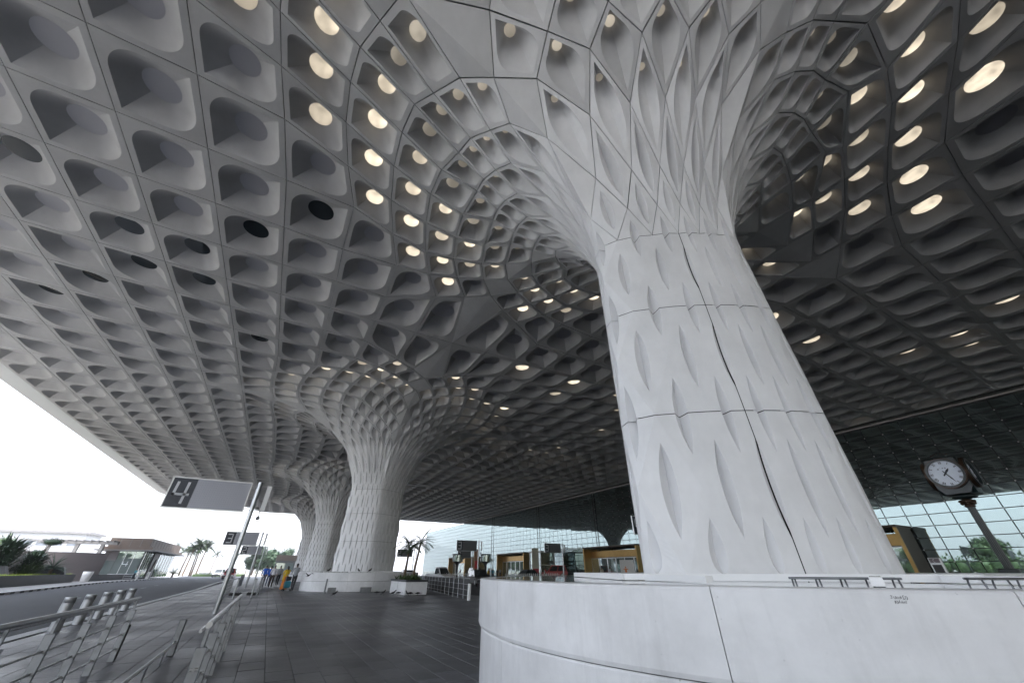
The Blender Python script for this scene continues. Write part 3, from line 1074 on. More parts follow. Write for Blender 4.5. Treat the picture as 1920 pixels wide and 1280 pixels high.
for y in (57.6, 77.2, 100):
    fin = MB(); fin.box((-.30, y, 7), (.10, .08, 13.9))
    fin.build('glass_fin', M['mull'], front)

# gilded entrance portals standing in front of the glass
def portal(yc, label):
    W, D, T = 12.6, 3.4, 4.55
    p = thing('entrance_portal', label, 'entrance', (WALLX - .1, yc, .02), group='gold framed terminal entrances')
    f = MB()
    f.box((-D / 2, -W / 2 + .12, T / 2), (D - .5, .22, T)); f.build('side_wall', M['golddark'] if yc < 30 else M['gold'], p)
    f = MB(); f.box((-D + .13, -W / 2 + .12, T / 2), (.24, .25, T)); f.build('gold_trim', M['gold'], p)
    f = MB(); f.box((-D / 2, W / 2 - .12, T / 2), (D, .24, T)); f.build('side_wall', M['gold'], p)
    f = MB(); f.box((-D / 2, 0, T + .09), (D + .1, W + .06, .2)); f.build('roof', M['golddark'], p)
    for k in range(8):
        f = MB(); f.rbox((0, 0, 0), (.1, (W - .5) / 8 - .02, .95), .01)
        f.build('gold_panel', M['gold'], p, (-D + 1.6, -W / 2 + .25 + (k + .5) * (W - .5) / 8, T - .9))
    for k in range(6):
        y0 = -W / 2 + .25 + k * (W - .5) / 6; w = (W - .5) / 6
        d = MB()
        for yy in (y0 + .05, y0 + w - .05): d.box((-D + 1.6, yy, 1.55), (.08, .1, 3.1))
        d.box((-D + 1.6, y0 + w / 2, 3.06), (.08, w, .1)); d.box((-D + 1.6, y0 + w / 2, .06), (.08, w, .12))
        fr = d.build('door_frame', M['alu'], p)
        g = MB(); g.box((-D + 1.6, y0 + w / 2, 1.56), (.03, w - .2, 2.9))
        g.build('door_glass', M['doorglass'], fr)
    return p
portal(20.5, 'gold entrance portal at the right, between the nearest column and the clock')
portal(51.6, 'gold entrance portal just left of the nearest column')
portal(84.5, 'small gold entrance portal farther left along the glass front')
portal(116.5, 'farthest gold entrance portal, behind the white pickup')
# glazed lift box beside the third portal
lb = thing('glass_vestibule', 'white framed glass box standing between two gold portals', 'glass box', (47, 70, .02))
f = MB()
for x in (-1.6, 1.6):
    for y in (-2, 2):
        f.box((x, y, 2.2), (.14, .14, 4.4))
f.box((0, 0, 4.45), (3.5, 4.3, .2))
for y in (-2, 2): f.box((0, y, 2.2), (3.1, .08, .1))
for x in (-1.6, 1.6): f.box((x, 0, 2.2), (.08, 3.9, .1))
f.build('frame', M['white'], lb)
g = MB()
for x in (-1.55, 1.55): g.box((x, 0, 2.2), (.03, 3.9, 4.2))
for y in (-1.95, 1.95): g.box((0, y, 2.2), (3.0, .03, 4.2))
g.build('glazing', M['doorglass'], lb)

# ------------------------------------------------------------------ street furniture
DIG = {'4': [((.14, .95), (.10, .42)), ((.10, .42), (.95, .42)), ((.78, .95), (.74, .05))], '3': [((.15, .93), (.8, .93)), ((.8, .93), (.8, .06)), ((.25, .5), (.8, .5)), ((.15, .06), (.8, .06))],
       '2': [((.15, .93), (.8, .93)), ((.8, .93), (.8, .5)), ((.8, .5), (.15, .5)), ((.15, .5), (.15, .06)), ((.15, .06), (.8, .06))], '1': [((.5, .95), (.5, .05))]}
def mesh_panel_material():
    m = bpy.data.materials.new('perforated_sheet')
    m.use_nodes = True
    nt = m.node_tree; b = nt.nodes['Principled BSDF']
    b.inputs['Roughness'].default_value = .45; b.inputs['Metallic'].default_value = .5
    tc = nt.nodes.new('ShaderNodeTexCoord'); mp = nt.nodes.new('ShaderNodeMapping')
    mp.inputs['Scale'].default_value = (13, 13, 13)
    nt.links.new(tc.outputs['Object'], mp.inputs['Vector'])
    vo = nt.nodes.new('ShaderNodeTexVoronoi'); vo.inputs['Scale'].default_value = 1.0; vo.inputs['Randomness'].default_value = 0
    nt.links.new(mp.outputs[0], vo.inputs['Vector'])
    cr = nt.nodes.new('ShaderNodeValToRGB')
    cr.color_ramp.elements[0].position = .30; cr.color_ramp.elements[0].color = (.035, .037, .042, 1)
    cr.color_ramp.elements[1].position = .36; cr.color_ramp.elements[1].color = (.30, .31, .35, 1)
    nt.links.new(vo.outputs['Distance'], cr.inputs['Fac'])
    nt.links.new(cr.outputs['Color'], b.inputs['Base Color'])
    return m
M.update(perf=mesh_panel_material(), navy=mat('sign_navy', (.018, .024, .040), .4), digit=mat('sign_digit', (.62, .64, .68), .45), greysheet=mat('grey_sheet', (.10, .105, .115), .45))
def sign(x, y, num, label, pole=4.3, perf=True, w=2.5, h=1.04):
    s = thing('bay_sign', label, 'sign', (x, y, 0), group='numbered bay signs on poles')
    p = MB(); p.tube([(0, 0, 0), (0, 0, pole)], .08, 16)
    p.build('pole', M['steel'], s)
    zt = pole - .06
    f = MB()
    x0, x1 = -w - .28, -.28
    for zz in (zt, zt - h): f.box(((x0 + x1) / 2, 0, zz), (w + .04, .09, .035))
    for xx in (x0, x1): f.box((xx, 0, zt - h / 2), (.035, .09, h))
    for zz in (zt - .08, zt - h + .08): f.tube([(-.30, 0, zz), (.34, 0, zz)], .018, 6)
    f.build('frame', M['alu'], s)
    b = MB(); b.box((x0 + .38, 0, zt - h / 2), (.72, .06, h - .05)); b.build('number_plate', M['navy'], s)
    m = MB(); m.box((x0 + .745 + (w - .76) / 2, 0, 0), (w - .765, .05, h - .04)); m.build('mesh_panel', M['perf'] if perf else M['greysheet'], s, (0, 0, zt - h / 2))
    for face in (-1,):
        d = MB()
        for (a, c) in DIG[num]:
            ax, az, bx, bz = x0 + .13 + a[0] * .50, zt - h * .86 + a[1] * .74, x0 + .13 + c[0] * .50, zt - h * .86 + c[1] * .74
            L = math.hypot(bx - ax, bz - az)
            nd = max(2, int(L / .068))
            for k in range(nd + 1):
                t = k / nd
                d.box((ax + (bx - ax) * t, -.034, az + (bz - az) * t), (.082, .012, .080))
        d.build('numeral', M['digit'], s)
    q = MB(); q.box((.36, 0, zt - h / 2), (.16, .03, h - .1)); q.build('side_plate', M['white'], s)
    c = MB(); c.tube([(.30, 0, zt - h + .06), (.30, 0, zt - h - .14)], .02, 6); c.ball((.30, 0, zt - h - .2), .075, 10, 6)
    c.build('dome_camera', M['brushed'], s)
    return s
sign(-1.21, 18.6, '4', 'nearest bay sign, number 4 beside a perforated grey panel on a tall steel pole')
sign(-1.33, 44.4, '3', 'bay sign with number 3 by the roadside rail, seen past the pole of sign 4')
sign(-1.25, 69.5, '2', 'small bay sign with number 2 partly hidden below sign 3 by the road')
sign(22.2, 18.4, '4', 'dark bay sign with number 4 peeping out from behind the nearest column', perf=False)
sign(20.8, 44.2, '3', 'dark bay sign with number 3 above the white pickup', perf=False)
sign(20.4, 68.5, '2', 'dark bay sign with number 2 behind the potted palms', perf=False)
sign(20.6, 94.0, '1', 'distant dark bay sign below and behind the palm fronds', perf=False)
sign(31.0, 68.5, '2', 'dark bay sign with number 2 just under the sign with number 3', perf=False)
sign(32.6, 43.7, '3', 'dark bay sign with number 3 on a white pole between two gold portals', perf=False)

# railings with flat blade posts
def railing(x, y0, y1, label, side=1, top=.84, end=True):
    r = thing('railing', label, 'railing', (x, y0, 0), group='steel railings with flat blade posts')
    L = y1 - y0
    t = MB()
    t.tube([(0, -.05, top), (0, L, top)], .026, 10); t.tube([(-.05, 0, top - .045), (-.05, L - .1, top - .045)], .014, 8)
    t.build('handrail', M['steel'], r)
    n = max(2, round(L / 1.02))
    for k in range(n + 1):
        y = k * (L - .12) / n + .03
        b = MB()
        b.rbox((0, y, .33), (.085, .03, .70), .006)
        b.rbox((.0, y, .73), (.03, .02, .20), .004)
        b.build('blade_post', M['brushed'], r)
    for z in (.53, .35, .16):
        b = MB(); b.tube([(0, 0, z), (0, L - .1, z)], .0125, 8)
        for k in range(n + 1):
            y = k * (L - .12) / n + .03
            b.tube([(-.03, y, z), (.03, y, z)], .02, 8)
        b.build('rail', M['steel'], r)
    if end:
        b = MB(); b.rbox((.0, L + .02, .235), (.075, .10, .47), .008)
        b.build('end_post', M['charcoal'], r)
    return r
railing(-1.85, 4.6, 10.1, 'blade post railing at the lower left corner, nearest the road bollards')
railing(-.33, 4.95, 10.2, 'bright blade post railing seen nearly end on, right of the low handrail')
railing(-1.95, 29.6, 36.5, 'farther blade post railing on the road side, behind the number 4 pole', top=.95)
railing(-.2, 29.6, 36.5, 'farther blade post railing beside the walking men', top=.95)
# perforated queue screens
def screen(x, y, L, label):
    s = thing('queue_screen', label, 'screen', (x, y, 0), group='perforated queue screens')
    b = MB(); b.rbox((0, L / 2, 0), (.03, L, .75), .008); b.build('sheet', M['perf'], s, (0, 0, .62))
    for yy in (.1, L - .1):
        p = MB(); p.tube([(0, yy, 0), (0, yy, 1.02)], .022, 8); p.build('leg', M['steel'], s)
screen(-1.6, 37.5, 5, 'perforated metal queue screen, left one of the pair past the railings')
screen(-.1, 38.5, 5, 'perforated metal queue screen, right one of the pair past the railings')
for (x, nm) in ((-1.27, 'left'), (-.43, 'right')):
    p = thing('queue_post', 'short steel post at the mouth of the queue lane, ' + ('nearer the number 4 pole' if nm == 'left' else 'nearer the walking men'), 'post', (x, 28.3, 0), group='short posts at the queue mouth')
    b = MB(); b.tube([(0, 0, 0), (0, 0, .86)], .045, 12); b.build('shaft', M['steel'], p)
    b = MB(); b.lathe([(.05, .86), (.05, .88), (.02, .895)], 12); b.build('cap', M['charcoal'], p)
for (x, lab) in ((-1.45, 'dark rubber mat left of the queue mouth behind the pole'), (-.55, 'dark rubber mat right of the queue mouth by the railing')):
    b = MB(); b.rbox((0, 0, .06), (.62, .7, .12), .02)
    for k in range(5): b.box((-.24 + .12 * k, 0, .125), (.05, .6, .02))
    tag(b.build('rubber_mat', M['rubber'], None, (x + .1, 31.5, 0)), lab, 'mat')
# low handrail between the two railings
h = thing('low_handrail', 'low steel handrail running from a short post between the two near railings', 'handrail', (-1.09, 0, 0))
b = MB(); b.rbox((0, 10.1, .255), (.10, .085, .51), .012); b.build('end_post', M['brushed'], h)
b = MB(); b.tube([(0, 10.08, .2), (0, 9.9, .17), (0, 5.0, .17)], .022, 10); b.build('rail', M['steel'], h)
for y in (9.3, 8.2, 7.1, 6.0):
    b = MB(); b.rbox((0, y, .07), (.014, .10, .14), .004); b.build('blade_post', M['brushed'], h)
# bollards by the kerb
bo = thing('bollard', 'steel bollard with grooved head, nearest of the row of five on the kerb', 'bollard', (-4.2, 15.45, 0), group='steel bollards along the kerb')
b = MB(); b.lathe([(.115, 0), (.115, .565)], 20, capb=False, capt=False); b.build('shaft', M['bollard'], bo)
b = MB(); b.lathe([(.109, .565), (.109, .575), (.116, .577), (.116, .67), (.112, .682)], 20, capb=False); b.build('cap', M['bollard'], bo)
BL = ['steel bollard with grooved head, second of the five on the kerb', 'steel bollard with grooved head, middle one of the five on the kerb', 'steel bollard with grooved head, fourth of the five on the kerb', 'steel bollard with grooved head, farthest of the five, by the end of the handrail']
for k, (x, y) in enumerate([(-4.22, 17.0), (-4.24, 18.6), (-4.26, 20.15), (-4.3, 21.75)]):
    c = copy_tree(bo); c.location = (x, y, 0); c['label'] = BL[k]
bs = thing('steel_post', 'short flat steel post in front of the second plinth', 'post', (3.57, 30.9, 0))
b = MB(); b.rbox((0, 0, .40), (.09, .16, .8), .01); b.build('shaft', M['brushed'], bs)
b = MB(); b.box((.42, .25, .16), (.5, .3, .3)); tag(b.build('floor_box', M['brushed'], None, (3.6, 31.0, 0)), 'grey metal floor box beside the steel post at the second plinth', 'box')
b = MB(); b.box((0, 0, .15), (.7, .3, .3)); tag(b.build('floor_box', M['brushed'], None, (6.2, 31.2, 0)), 'grey metal floor box at the second plinth, beside the palm planter', 'box')
# rail behind the palm planter
rp_ = thing('barrier_rail', 'grid railing with white end post right of the palm planter', 'railing', (9.15, 20.35, 0))
P0, P1 = Vector((0, 0, 0)), Vector((2.5, 15.5, 0))
b = MB(); b.tube([(0, 0, 0), (0, 0, .70)], .085, 16); b.build('end_post', M['white'], rp_)
for z in (.92, .66, .42, .18):
    b = MB(); b.tube([P0 + Vector((0, 0, z)), P1 + Vector((0, 0, z))], .022 if z > .9 else .013, 8); b.build('rail', M['steel'], rp_)
for k in range(1, 14):
    q = P0.lerp(P1, k / 13)
    b = MB(); b.tube([q, q + Vector((0, 0, .92))], .02, 8); b.build('upright', M['steel'], rp_)

b = MB()
d_ = P1 - P0
b.box(((P0.x + P1.x) / 2 + .06, (P0.y + P1.y) / 2, .46), (d_.length * .97, .02, .84), rz=math.atan2(d_.y, d_.x)); b.build('dark_lane_sheet', M['black'], rp_)  # black sheet added in place of the dark lower lane behind the rails

# planter with two palms
pb = thing('planter_box', 'white box planter with dark rim and leafy plants on the forecourt', 'planter', (8.15, 27.8, 0))
b = MB(); b.rbox((0, 0, .35), (1.36, 3.6, .66), .01); b.build('box', M['stone'], pb)
b = MB(); b.box((0, 0, .015), (1.3, 3.5, .03)); b.build('foot', M['dark'], pb)
for yy in (0.0,):
    b = MB(); b.box((-.684, yy, .35), (.006, .012, .65)); b.build('joint', M['charcoal'], pb)
b = MB()
for (cx, cy, sx, sy) in ((-.67, 0, .07, 3.66), (.67, 0, .07, 3.66), (0, -1.8, 1.28, .07), (0, 1.8, 1.28, .07)): b.rbox((cx, cy, .735), (sx, sy, .11), .01)
b.build('rim', M['charcoal'], pb)
b = MB(); b.box((0, 0, .70), (1.26, 3.5, .05)); b.build('soil', mat('soil', (.05, .035, .025), .95, var=.3, scale=9, bump=.5), pb)
def leaf_mat(name, col, var=.35):
    m = mat(name, col, .5, var=var, scale=2.5, coords='Object')
    return m
M.update(leaf=leaf_mat('leaf_green', (.055, .105, .03)), leafdark=leaf_mat('leaf_dark', (.022, .055, .022)), palm=leaf_mat('palm_green', (.045, .075, .035)), palmfar=leaf_mat('palm_far', (.06, .09, .055)),
         lime=leaf_mat('lime_cover', (.24, .32, .035), .3), bark=mat('bark', (.13, .095, .065), .9, var=.3, scale=6, bump=.6, bscale=14), cycad=leaf_mat('cycad_green', (.03, .085, .04)))
def blade(mb, p, d, up, L, w, n=3, droop=.5, mt=0):
    """one narrow bent leaf"""
    d = d.normalized(); s = d.cross(up)
    if s.length < 1e-3: s = d.cross(Vector((1, 0, 0)))
    s = s.normalized()
    vs = []; q = Vector(p); dd = d.copy()
    for k in range(n + 1):
        t = k / n
        ww = w * (1 - t ** 1.6) * (0.55 + .45 * min(1, t * 4))
        vs += [q - s * ww, q + s * ww]
        q = q + dd * (L / n); dd = (dd + Vector((0, 0, -droop / n))).normalized()
    mb.add(vs, [(2 * k, 2 * k + 1, 2 * k + 3, 2 * k + 2) for k in range(n)], mt)
rl = random.Random(21)
mb = MB()
for k in range(30):
    cx, cy = rl.uniform(-.5, .5), -1.65 + 3.3 * (k + .5) / 30
    for q in range(16):
        a = rl.uniform(0, 6.28); e = rl.uniform(.3, 1.3)
        blade(mb, (cx, cy, .72), Vector((math.cos(a) * math.cos(e), math.sin(a) * math.cos(e), math.sin(e))), Vector((0, 0, 1)), rl.uniform(.24, .46), rl.uniform(.035, .06), 3, .8)
tag(mb.build('planting', M['leaf'], pb), kind='stuff')
def frond(mb, o, az, el, L, w=.26, n=9, droop=1.1, leaf=.03, pairs=12):
    """a feather palm frond: curved rib with paired leaflets"""
    d = Vector((math.cos(az) * math.cos(el), math.sin(az) * math.cos(el), math.sin(el)))
    q = Vector(o); pts = [q.copy()]; ds = [d.copy()]
    for k in range(n):
        q = q + d * (L / n); d = (d + Vector((0, 0, -droop / n))).normalized()
        pts.append(q.copy()); ds.append(d.copy())
    mb.tube(pts, [.012 * (1 - .8 * k / n) * (L / 1.2) for k in range(n + 1)], 4, cap=False)
    leaf = leaf * 1.25
    for k in range(pairs):
        t = .12 + .88 * k / (pairs - 1)
        f = t * n; i = min(n - 1, int(f)); p = pts[i].lerp(pts[i + 1], f - i); dd = ds[i]
        s = dd.cross(Vector((0, 0, 1))).normalized()
        ll = w * math.sin(math.pi * min(1, .12 + t * .85)) + .04
        for sg in (-1, 1):
            blade(mb, p, (s * sg + dd * .7 + Vector((0, 0, .1))), Vector((0, 0, 1)), ll, leaf, 2, .7)
def palm(x, y, h, label, L=1.2, nf=16, tr=.06, lean=(0, 0), seed=0, group=None, pairs=12, leaf=.03, m='palm', z0=0, w=None, name='palm_tree'):
    p = thing(name, label, 'palm tree', (x, y, z0), group=group)
    rg = random.Random(seed)
    b = MB(); pts = []
    for k in range(9):
        t = k / 8
        pts.append((lean[0] * t * t + .02 * math.sin(t * 7 + seed), lean[1] * t * t, h * t))
    b.tube(pts, [tr * (1.25 - .5 * k / 8) * (1 + .07 * (k % 2)) for k in range(9)], 10)
    b.build('trunk', M['bark'], p)
    top = Vector(pts[-1])
    c = MB()
    for k in range(nf):
        a = 2 * math.pi * k / nf * 2.618 + rg.uniform(-.3, .3)
        e = rg.uniform(-.25, 1.15)
        frond(c, top, a, e, L * rg.uniform(.8, 1.1), w or L * .24, 8, rg.uniform(.9, 1.5), leaf, pairs)
    c.build('crown', M[m], p)
    return p
palm(8.0, 28.35, 2.05, 'slim palm with drooping fronds, left one of the two in the white planter', 1.15, 22, .07, (.10, .1), 4, 'palms in the box planter', pairs=18, z0=.7)
palm(8.25, 27.15, 2.15, 'slim palm with drooping fronds, right one of the two in the white planter', 1.2, 22, .07, (.22, .05), 9, 'palms in the box planter', pairs=18, z0=.7)

# clock on its post
M.update(clockgreen=mat('clock_green', (.004, .012, .013), .3, var=.2, scale=8, spec=.6), bronze=mat('worn_bronze', (.055, .03, .017), .4, .5, var=.3, scale=14), dial=mat('dial_white', (.70, .75, .84), .35), numeral=mat('dial_ink', (.02, .025, .04), .5))
ck = thing('street_clock', 'ornate dark green street clock with white roman dial on a fluted post', 'clock', (19.7, 3.72, .0))
b = MB(); b.rbox((0, 0, .45), (1.0, 1.0, .9), .03); b.rbox((0, 0, .99), (.86, .86, .2), .03); b.box((0, 0, 1.13), (.6, .6, .1)); b.rbox((0, 0, 1.24), (.44, .44, .14), .02)
b.build('pedestal', M['clockgreen'], ck)
for (dx, dy, rz_) in ((-.503, 0, 0), (0, -.503, R(90))):
    f = MB()
    for (yy, zz, sy, sz) in ((0, .26, .5, .02), (0, .74, .5, .02), (-.25, .5, .02, .5), (.25, .5, .02, .5)): f.box((0, yy, zz), (.02, sy, sz))
    f.build('gilt_frame', M['bronze'], ck, (dx, dy, 0), rz_)
b = MB()
for k in range(12):
    a = 2 * math.pi * k / 12
    b.tube([(.085 * math.cos(a), .085 * math.sin(a), 1.3), (.07 * math.cos(a), .07 * math.sin(a), 3.05)], .022, 6)
b.lathe([(.09, 1.3), (.072, 3.05)], 16)
b.build('post', M['clockgreen'], ck)
b = MB(); b.lathe([(.10, 3.03), (.15, 3.06), (.10, 3.1), (.11, 3.14), (.22, 3.2), (.20, 3.24), (.10, 3.27)], 18)
for k in range(8):
    a = 2 * math.pi * k / 8
    b.ball((.15 * math.cos(a), .15 * math.sin(a), 3.15), .05, 6, 5)
b.build('capital', M['bronze'], ck)
b = MB(); b.lathe([(.10, 3.27), (.30, 3.32), (.30, 3.38), (.22, 3.42)], 18); b.build('collar', M['clockgreen'], ck)
CZ, CR, HD = 4.06, .45, .46
b = MB()
oct_ = [(-.30, 3.42), (.30, 3.42), (.40, 3.6), (.43, 4.2), (.36, 4.54), (-.36, 4.54), (-.43, 4.2), (-.40, 3.6)]
b.prism(oct_, -HD + .03, HD - .03, 'x', 0); b.prism([(p_[0] * .99, p_[1] - .004) for p_ in oct_], -HD + .032, HD - .032, 'y', 0)
b.build('head', M['clockgreen'], ck)
b = MB(); b.lathe([(.40, 4.5), (.30, 4.58), (.16, 4.62), (.16, 4.68), (.20, 4.70), (.20, 4.74), (.12, 4.78), (.0, 4.83)], 20, capb=False, capt=False)
b.build('crest', M['clockgreen'], ck)
b = MB()
for k in range(14):
    a = 2 * math.pi * k / 14
    b.ball((.205 * math.cos(a), .205 * math.sin(a), 4.72), .022, 6, 4)
b.build('gilt_beads', M['bronze'], ck)
RN = ['XII', 'I', 'II', 'III', 'IIII', 'V', 'VI', 'VII', 'VIII', 'IX', 'X', 'XI']
def dial(parent, rot):
    """one clock face looking along local -X, turned about Z"""
    ri = bpy.data.objects.new('bezel', None)
    b = MB()
    def ringx(r0_, r1_, x0, x1, mt=0, n=48):
        vs = []
        for k in range(n):
            a = 2 * math.pi * k / n
            c, s = math.cos(a), math.sin(a)
            vs += [(x0, r0_ * c, r0_ * s), (x1, r0_ * c, r0_ * s), (x1, r1_ * c, r1_ * s), (x0, r1_ * c, r1_ * s)]
        fs = []
        for k in range(n):
            m_ = (k + 1) % n
            for q in range(4):
                fs.append((4 * k + q, 4 * k + (q + 1) % 4, 4 * m_ + (q + 1) % 4, 4 * m_ + q))
        b.add(vs, fs, mt)
    ringx(CR - .045, CR + .012, -.10, .06, 0); ringx(CR + .012, CR + .035, -.07, .06, 1)
    bz = b.build('bezel', [M['clockgreen'], M['bronze']], parent, (0, 0, CZ), rot)
    bz.location = (-HD * math.cos(rot), -HD * math.sin(rot), CZ)
    d = MB(); n = 48
    d.add([(-.02, (CR - .045) * math.cos(2 * math.pi * k / n), (CR - .045) * math.sin(2 * math.pi * k / n)) for k in range(n)], [tuple(range(n))])
    dl = d.build('dial', M['dial'], parent, bz.location, rot)
    nm = MB()
    def bar(y0, z0, y1, z1, w, x=-.026):
        a = Vector((y1 - y0, z1 - z0)); L = a.length; a = a / L; q = Vector((-a.y, a.x)) * w / 2
        pts = [(y0 + q.x, z0 + q.y), (y1 + q.x, z1 + q.y), (y1 - q.x, z1 - q.y), (y0 - q.x, z0 - q.y)]
        nm.add([(x, p_[0], p_[1]) for p_ in pts] + [(x + .005, p_[0], p_[1]) for p_ in pts], [(0, 1, 2, 3), (0, 4, 5, 1), (1, 5, 6, 2), (2, 6, 7, 3), (3, 7, 4, 0)])
    for k, s in enumerate(RN):
        a = 2 * math.pi * k / 12
        # seen from -X the viewer's right is -Y
        er = Vector((-math.sin(a), math.cos(a))); et = Vector((-math.cos(a), -math.sin(a)))
        wid = sum({'I': .02, 'V': .045, 'X': .045}[c] for c in s)
        u = -wid / 2
        r1_, r2_ = .385, .305
        for c in s:
            w_ = {'I': .02, 'V': .045, 'X': .045}[c]
            def P(uu, rr_):
                v = er * rr_ + et * uu
                return v.x, v.y
            um = u + w_ / 2
            if c == 'I': bar(*P(um, r2_), *P(um, r1_), .011)
            elif c == 'V': bar(*P(u + .006, r1_), *P(um, r2_), .011); bar(*P(u + w_ - .006, r1_), *P(um, r2_), .007)
            else: bar(*P(u + .006, r1_), *P(u + w_ - .006, r2_), .011); bar(*P(u + w_ - .006, r1_), *P(u + .006, r2_), .007)
            u += w_
    for (u, v, u2, v2) in [(.14, .16, .10, .17), (.10, .17, .10, .14), (.14, .16, .14, .13), (.14, .13, .10, .13), (.07, .19, .07, .18), (-.0, .15, .01, .18), (.01, .18, -.02, .175), (-.04, .16, -.06, .18), (-.06, .18, -.08, .155), (-.08, .155, -.04, .16)]:
        bar(u, v, u2, v2, .008)
    nm.build('numerals', M['numeral'], dl)
    hd = MB(); nm = hd
    def bar2(ang, L, back, w, x):
        a = 2 * math.pi * ang
        er = Vector((-math.sin(a), math.cos(a))); q = Vector((-er.y, er.x))
        prof = [(-back, w * .5), (0, w * .6), (L * .6, w * .8), (L * .75, w * .5), (L, .002)]
        vs = [(x, *(er * t + q * ww)) for t, ww in prof] + [(x, *(er * t - q * ww)) for t, ww in reversed(prof)]
        hd.add(vs + [(x + .006, v[1], v[2]) for v in vs], [tuple(range(10))] + [(k, (k + 1) % 10, 10 + (k + 1) % 10, 10 + k) for k in range(10)])
    bar2(1.43 / 12, .20, .10, .035, -.036); bar2(26 / 60, .33, .09, .022, -.046)
    hd.build('hands', M['numeral'], dl)
for rot in (0, R(90), R(180), R(270)):
    dial(ck, rot)
# phone kiosk by the glass
k_ = thing('phone_kiosk', 'slim grey phone kiosk with dark screen in front of the mirror glass', 'kiosk', (38.6, 10.35, -.1))
b = MB(); b.rbox((0, 0, 1.05), (.3, .62, 2.1), .03); b.build('body', M['alu'], k_)
b = MB(); b.box((-.155, 0, 1.35), (.012, .46, .7)); b.build('screen', M['black'], k_)
b = MB(); b.box((-.156, 0, 1.93), (.012, .5, .26)); b.build('header', mat('kiosk_mauve', (.22, .18, .2), .5), k_)
b = MB()
pts = [(-.166, .07 * math.sin(t), 1.93 + .09 * math.cos(t)) for t in [x * .35 - .3 for x in range(11)]]
b.tube(pts, .014, 5); b.build('handset_symbol', M['white'], k_)
# ------------------------------------------------------------------ across the road: booth, walls, planting, far buildings
M.update(pinkwall=mat('mauve_render', (.145, .13, .135), .8, var=.06, scale=.5), greywall=mat('grey_render', (.085, .09, .10), .75, var=.1, scale=.5), darkbox=mat('dark_planter', (.022, .025, .032), .5),
         brownclad=mat('brown_louvre', (.12, .09, .072), .6, var=.1, scale=2), whitewall=mat('white_wall', (.36, .37, .39), .7, var=.05), window=glass('far_window', (.16, .19, .24), .6, .08),
         boothglass=glass('booth_glass', (.24, .30, .29), .7, .03), stonegrey=mat('grey_stone', (.15, .148, .15), .6, var=.1, scale=1))
def prism_wall(name, label, cat, pts, h, th, m, z0=0.0):
    mb = MB()
    for (a, c) in zip(pts[:-1], pts[1:]):
        d = Vector((c[0] - a[0], c[1] - a[1])); L = d.length
        mb.box(((a[0] + c[0]) / 2, (a[1] + c[1]) / 2, z0 + h / 2), (L, th, h), rz=math.atan2(d.y, d.x))
    o = mb.build(name, m)
    return tag(o, label, cat)
prism_wall('planter_wall', 'long low grey planter wall along the far side of the road', 'wall', [(-19.6, 44), (-20.2, 58), (-21.9, 77.2)], .88, .3, M['greywall'])
prism_wall('planter_wall', 'short low grey wall between the white pot and the glazed booth', 'wall', [(-21.4, 79.5), (-20.4, 97)], .8, .3, M['greywall'])
prism_wall('garden_wall', 'high smooth mauve wall behind the cycad, left of the glazed booth', 'wall', [(-33, 74), (-21.5, 84.5)], 3.45, .4, M['pinkwall'])
bedm = MB()
bedm.add([(-19.8, 44, .72), (-20.4, 58, .72), (-22.1, 77.2, .72), (-27, 77, .72), (-30, 44, .72)], [(0, 1, 2, 3, 4)])
tag(bedm.build('planting_bed', mat('bed_soil', (.06, .045, .03), .95, var=.3)), kind='structure')
# lime ground cover: uncountable little leaves
gc = MB(); rg = random.Random(5)
for k in range(5200):
    t = rg.random()
    y = 46 + 31 * t
    x = (-19.9 - .0 * t) - (y - 44) * .063 - abs(rg.gauss(0, .75)) - .1
    a, e = rg.uniform(0, 6.28), rg.uniform(.2, 1.3)
    blade(gc, (x, y, .70 + rg.uniform(0, .16)), Vector((math.cos(a) * math.cos(e), math.sin(a) * math.cos(e), math.sin(e))), Vector((0, 0, 1)), rg.uniform(.14, .26), rg.uniform(.04, .08), 1, .4)
tag(gc.build('ground_cover', M['lime']), kind='stuff')
def trough(x, y, L, label):
    b = MB(); b.prism([(-L / 2, 0), (L / 2, 0), (L / 2 + .35, .0), (L / 2 - .15, .95), (-L / 2 - .2, .95)], -.5, .5, 'y')
    tag(b.build('planter_trough', M['darkbox'], None, (x, y, .7), R(8)), label, 'planter', 'dark troughs in the roadside bed')
trough(-24.4, 61.5, 3.6, 'dark trough planter at the left edge, below the big shrub')
trough(-23.6, 72.5, 3.8, 'dark trough planter right of the cycad, in front of the mauve wall')
pt = MB(); pt.lathe([(.36, 0), (.44, .3), (.50, .8), (.52, 1.18), (.46, 1.18), (.44, 1.0)], 24, capt=False); pt.add([(.44 * math.cos(k), .44 * math.sin(k), 1.0) for k in [2 * math.pi * q / 16 for q in range(16)]], [tuple(range(16))])
tag(pt.build('plant_pot', M['white'], None, (-20.75, 77.6, 0)), 'tall round white pot standing at the end of the low planter wall', 'pot')
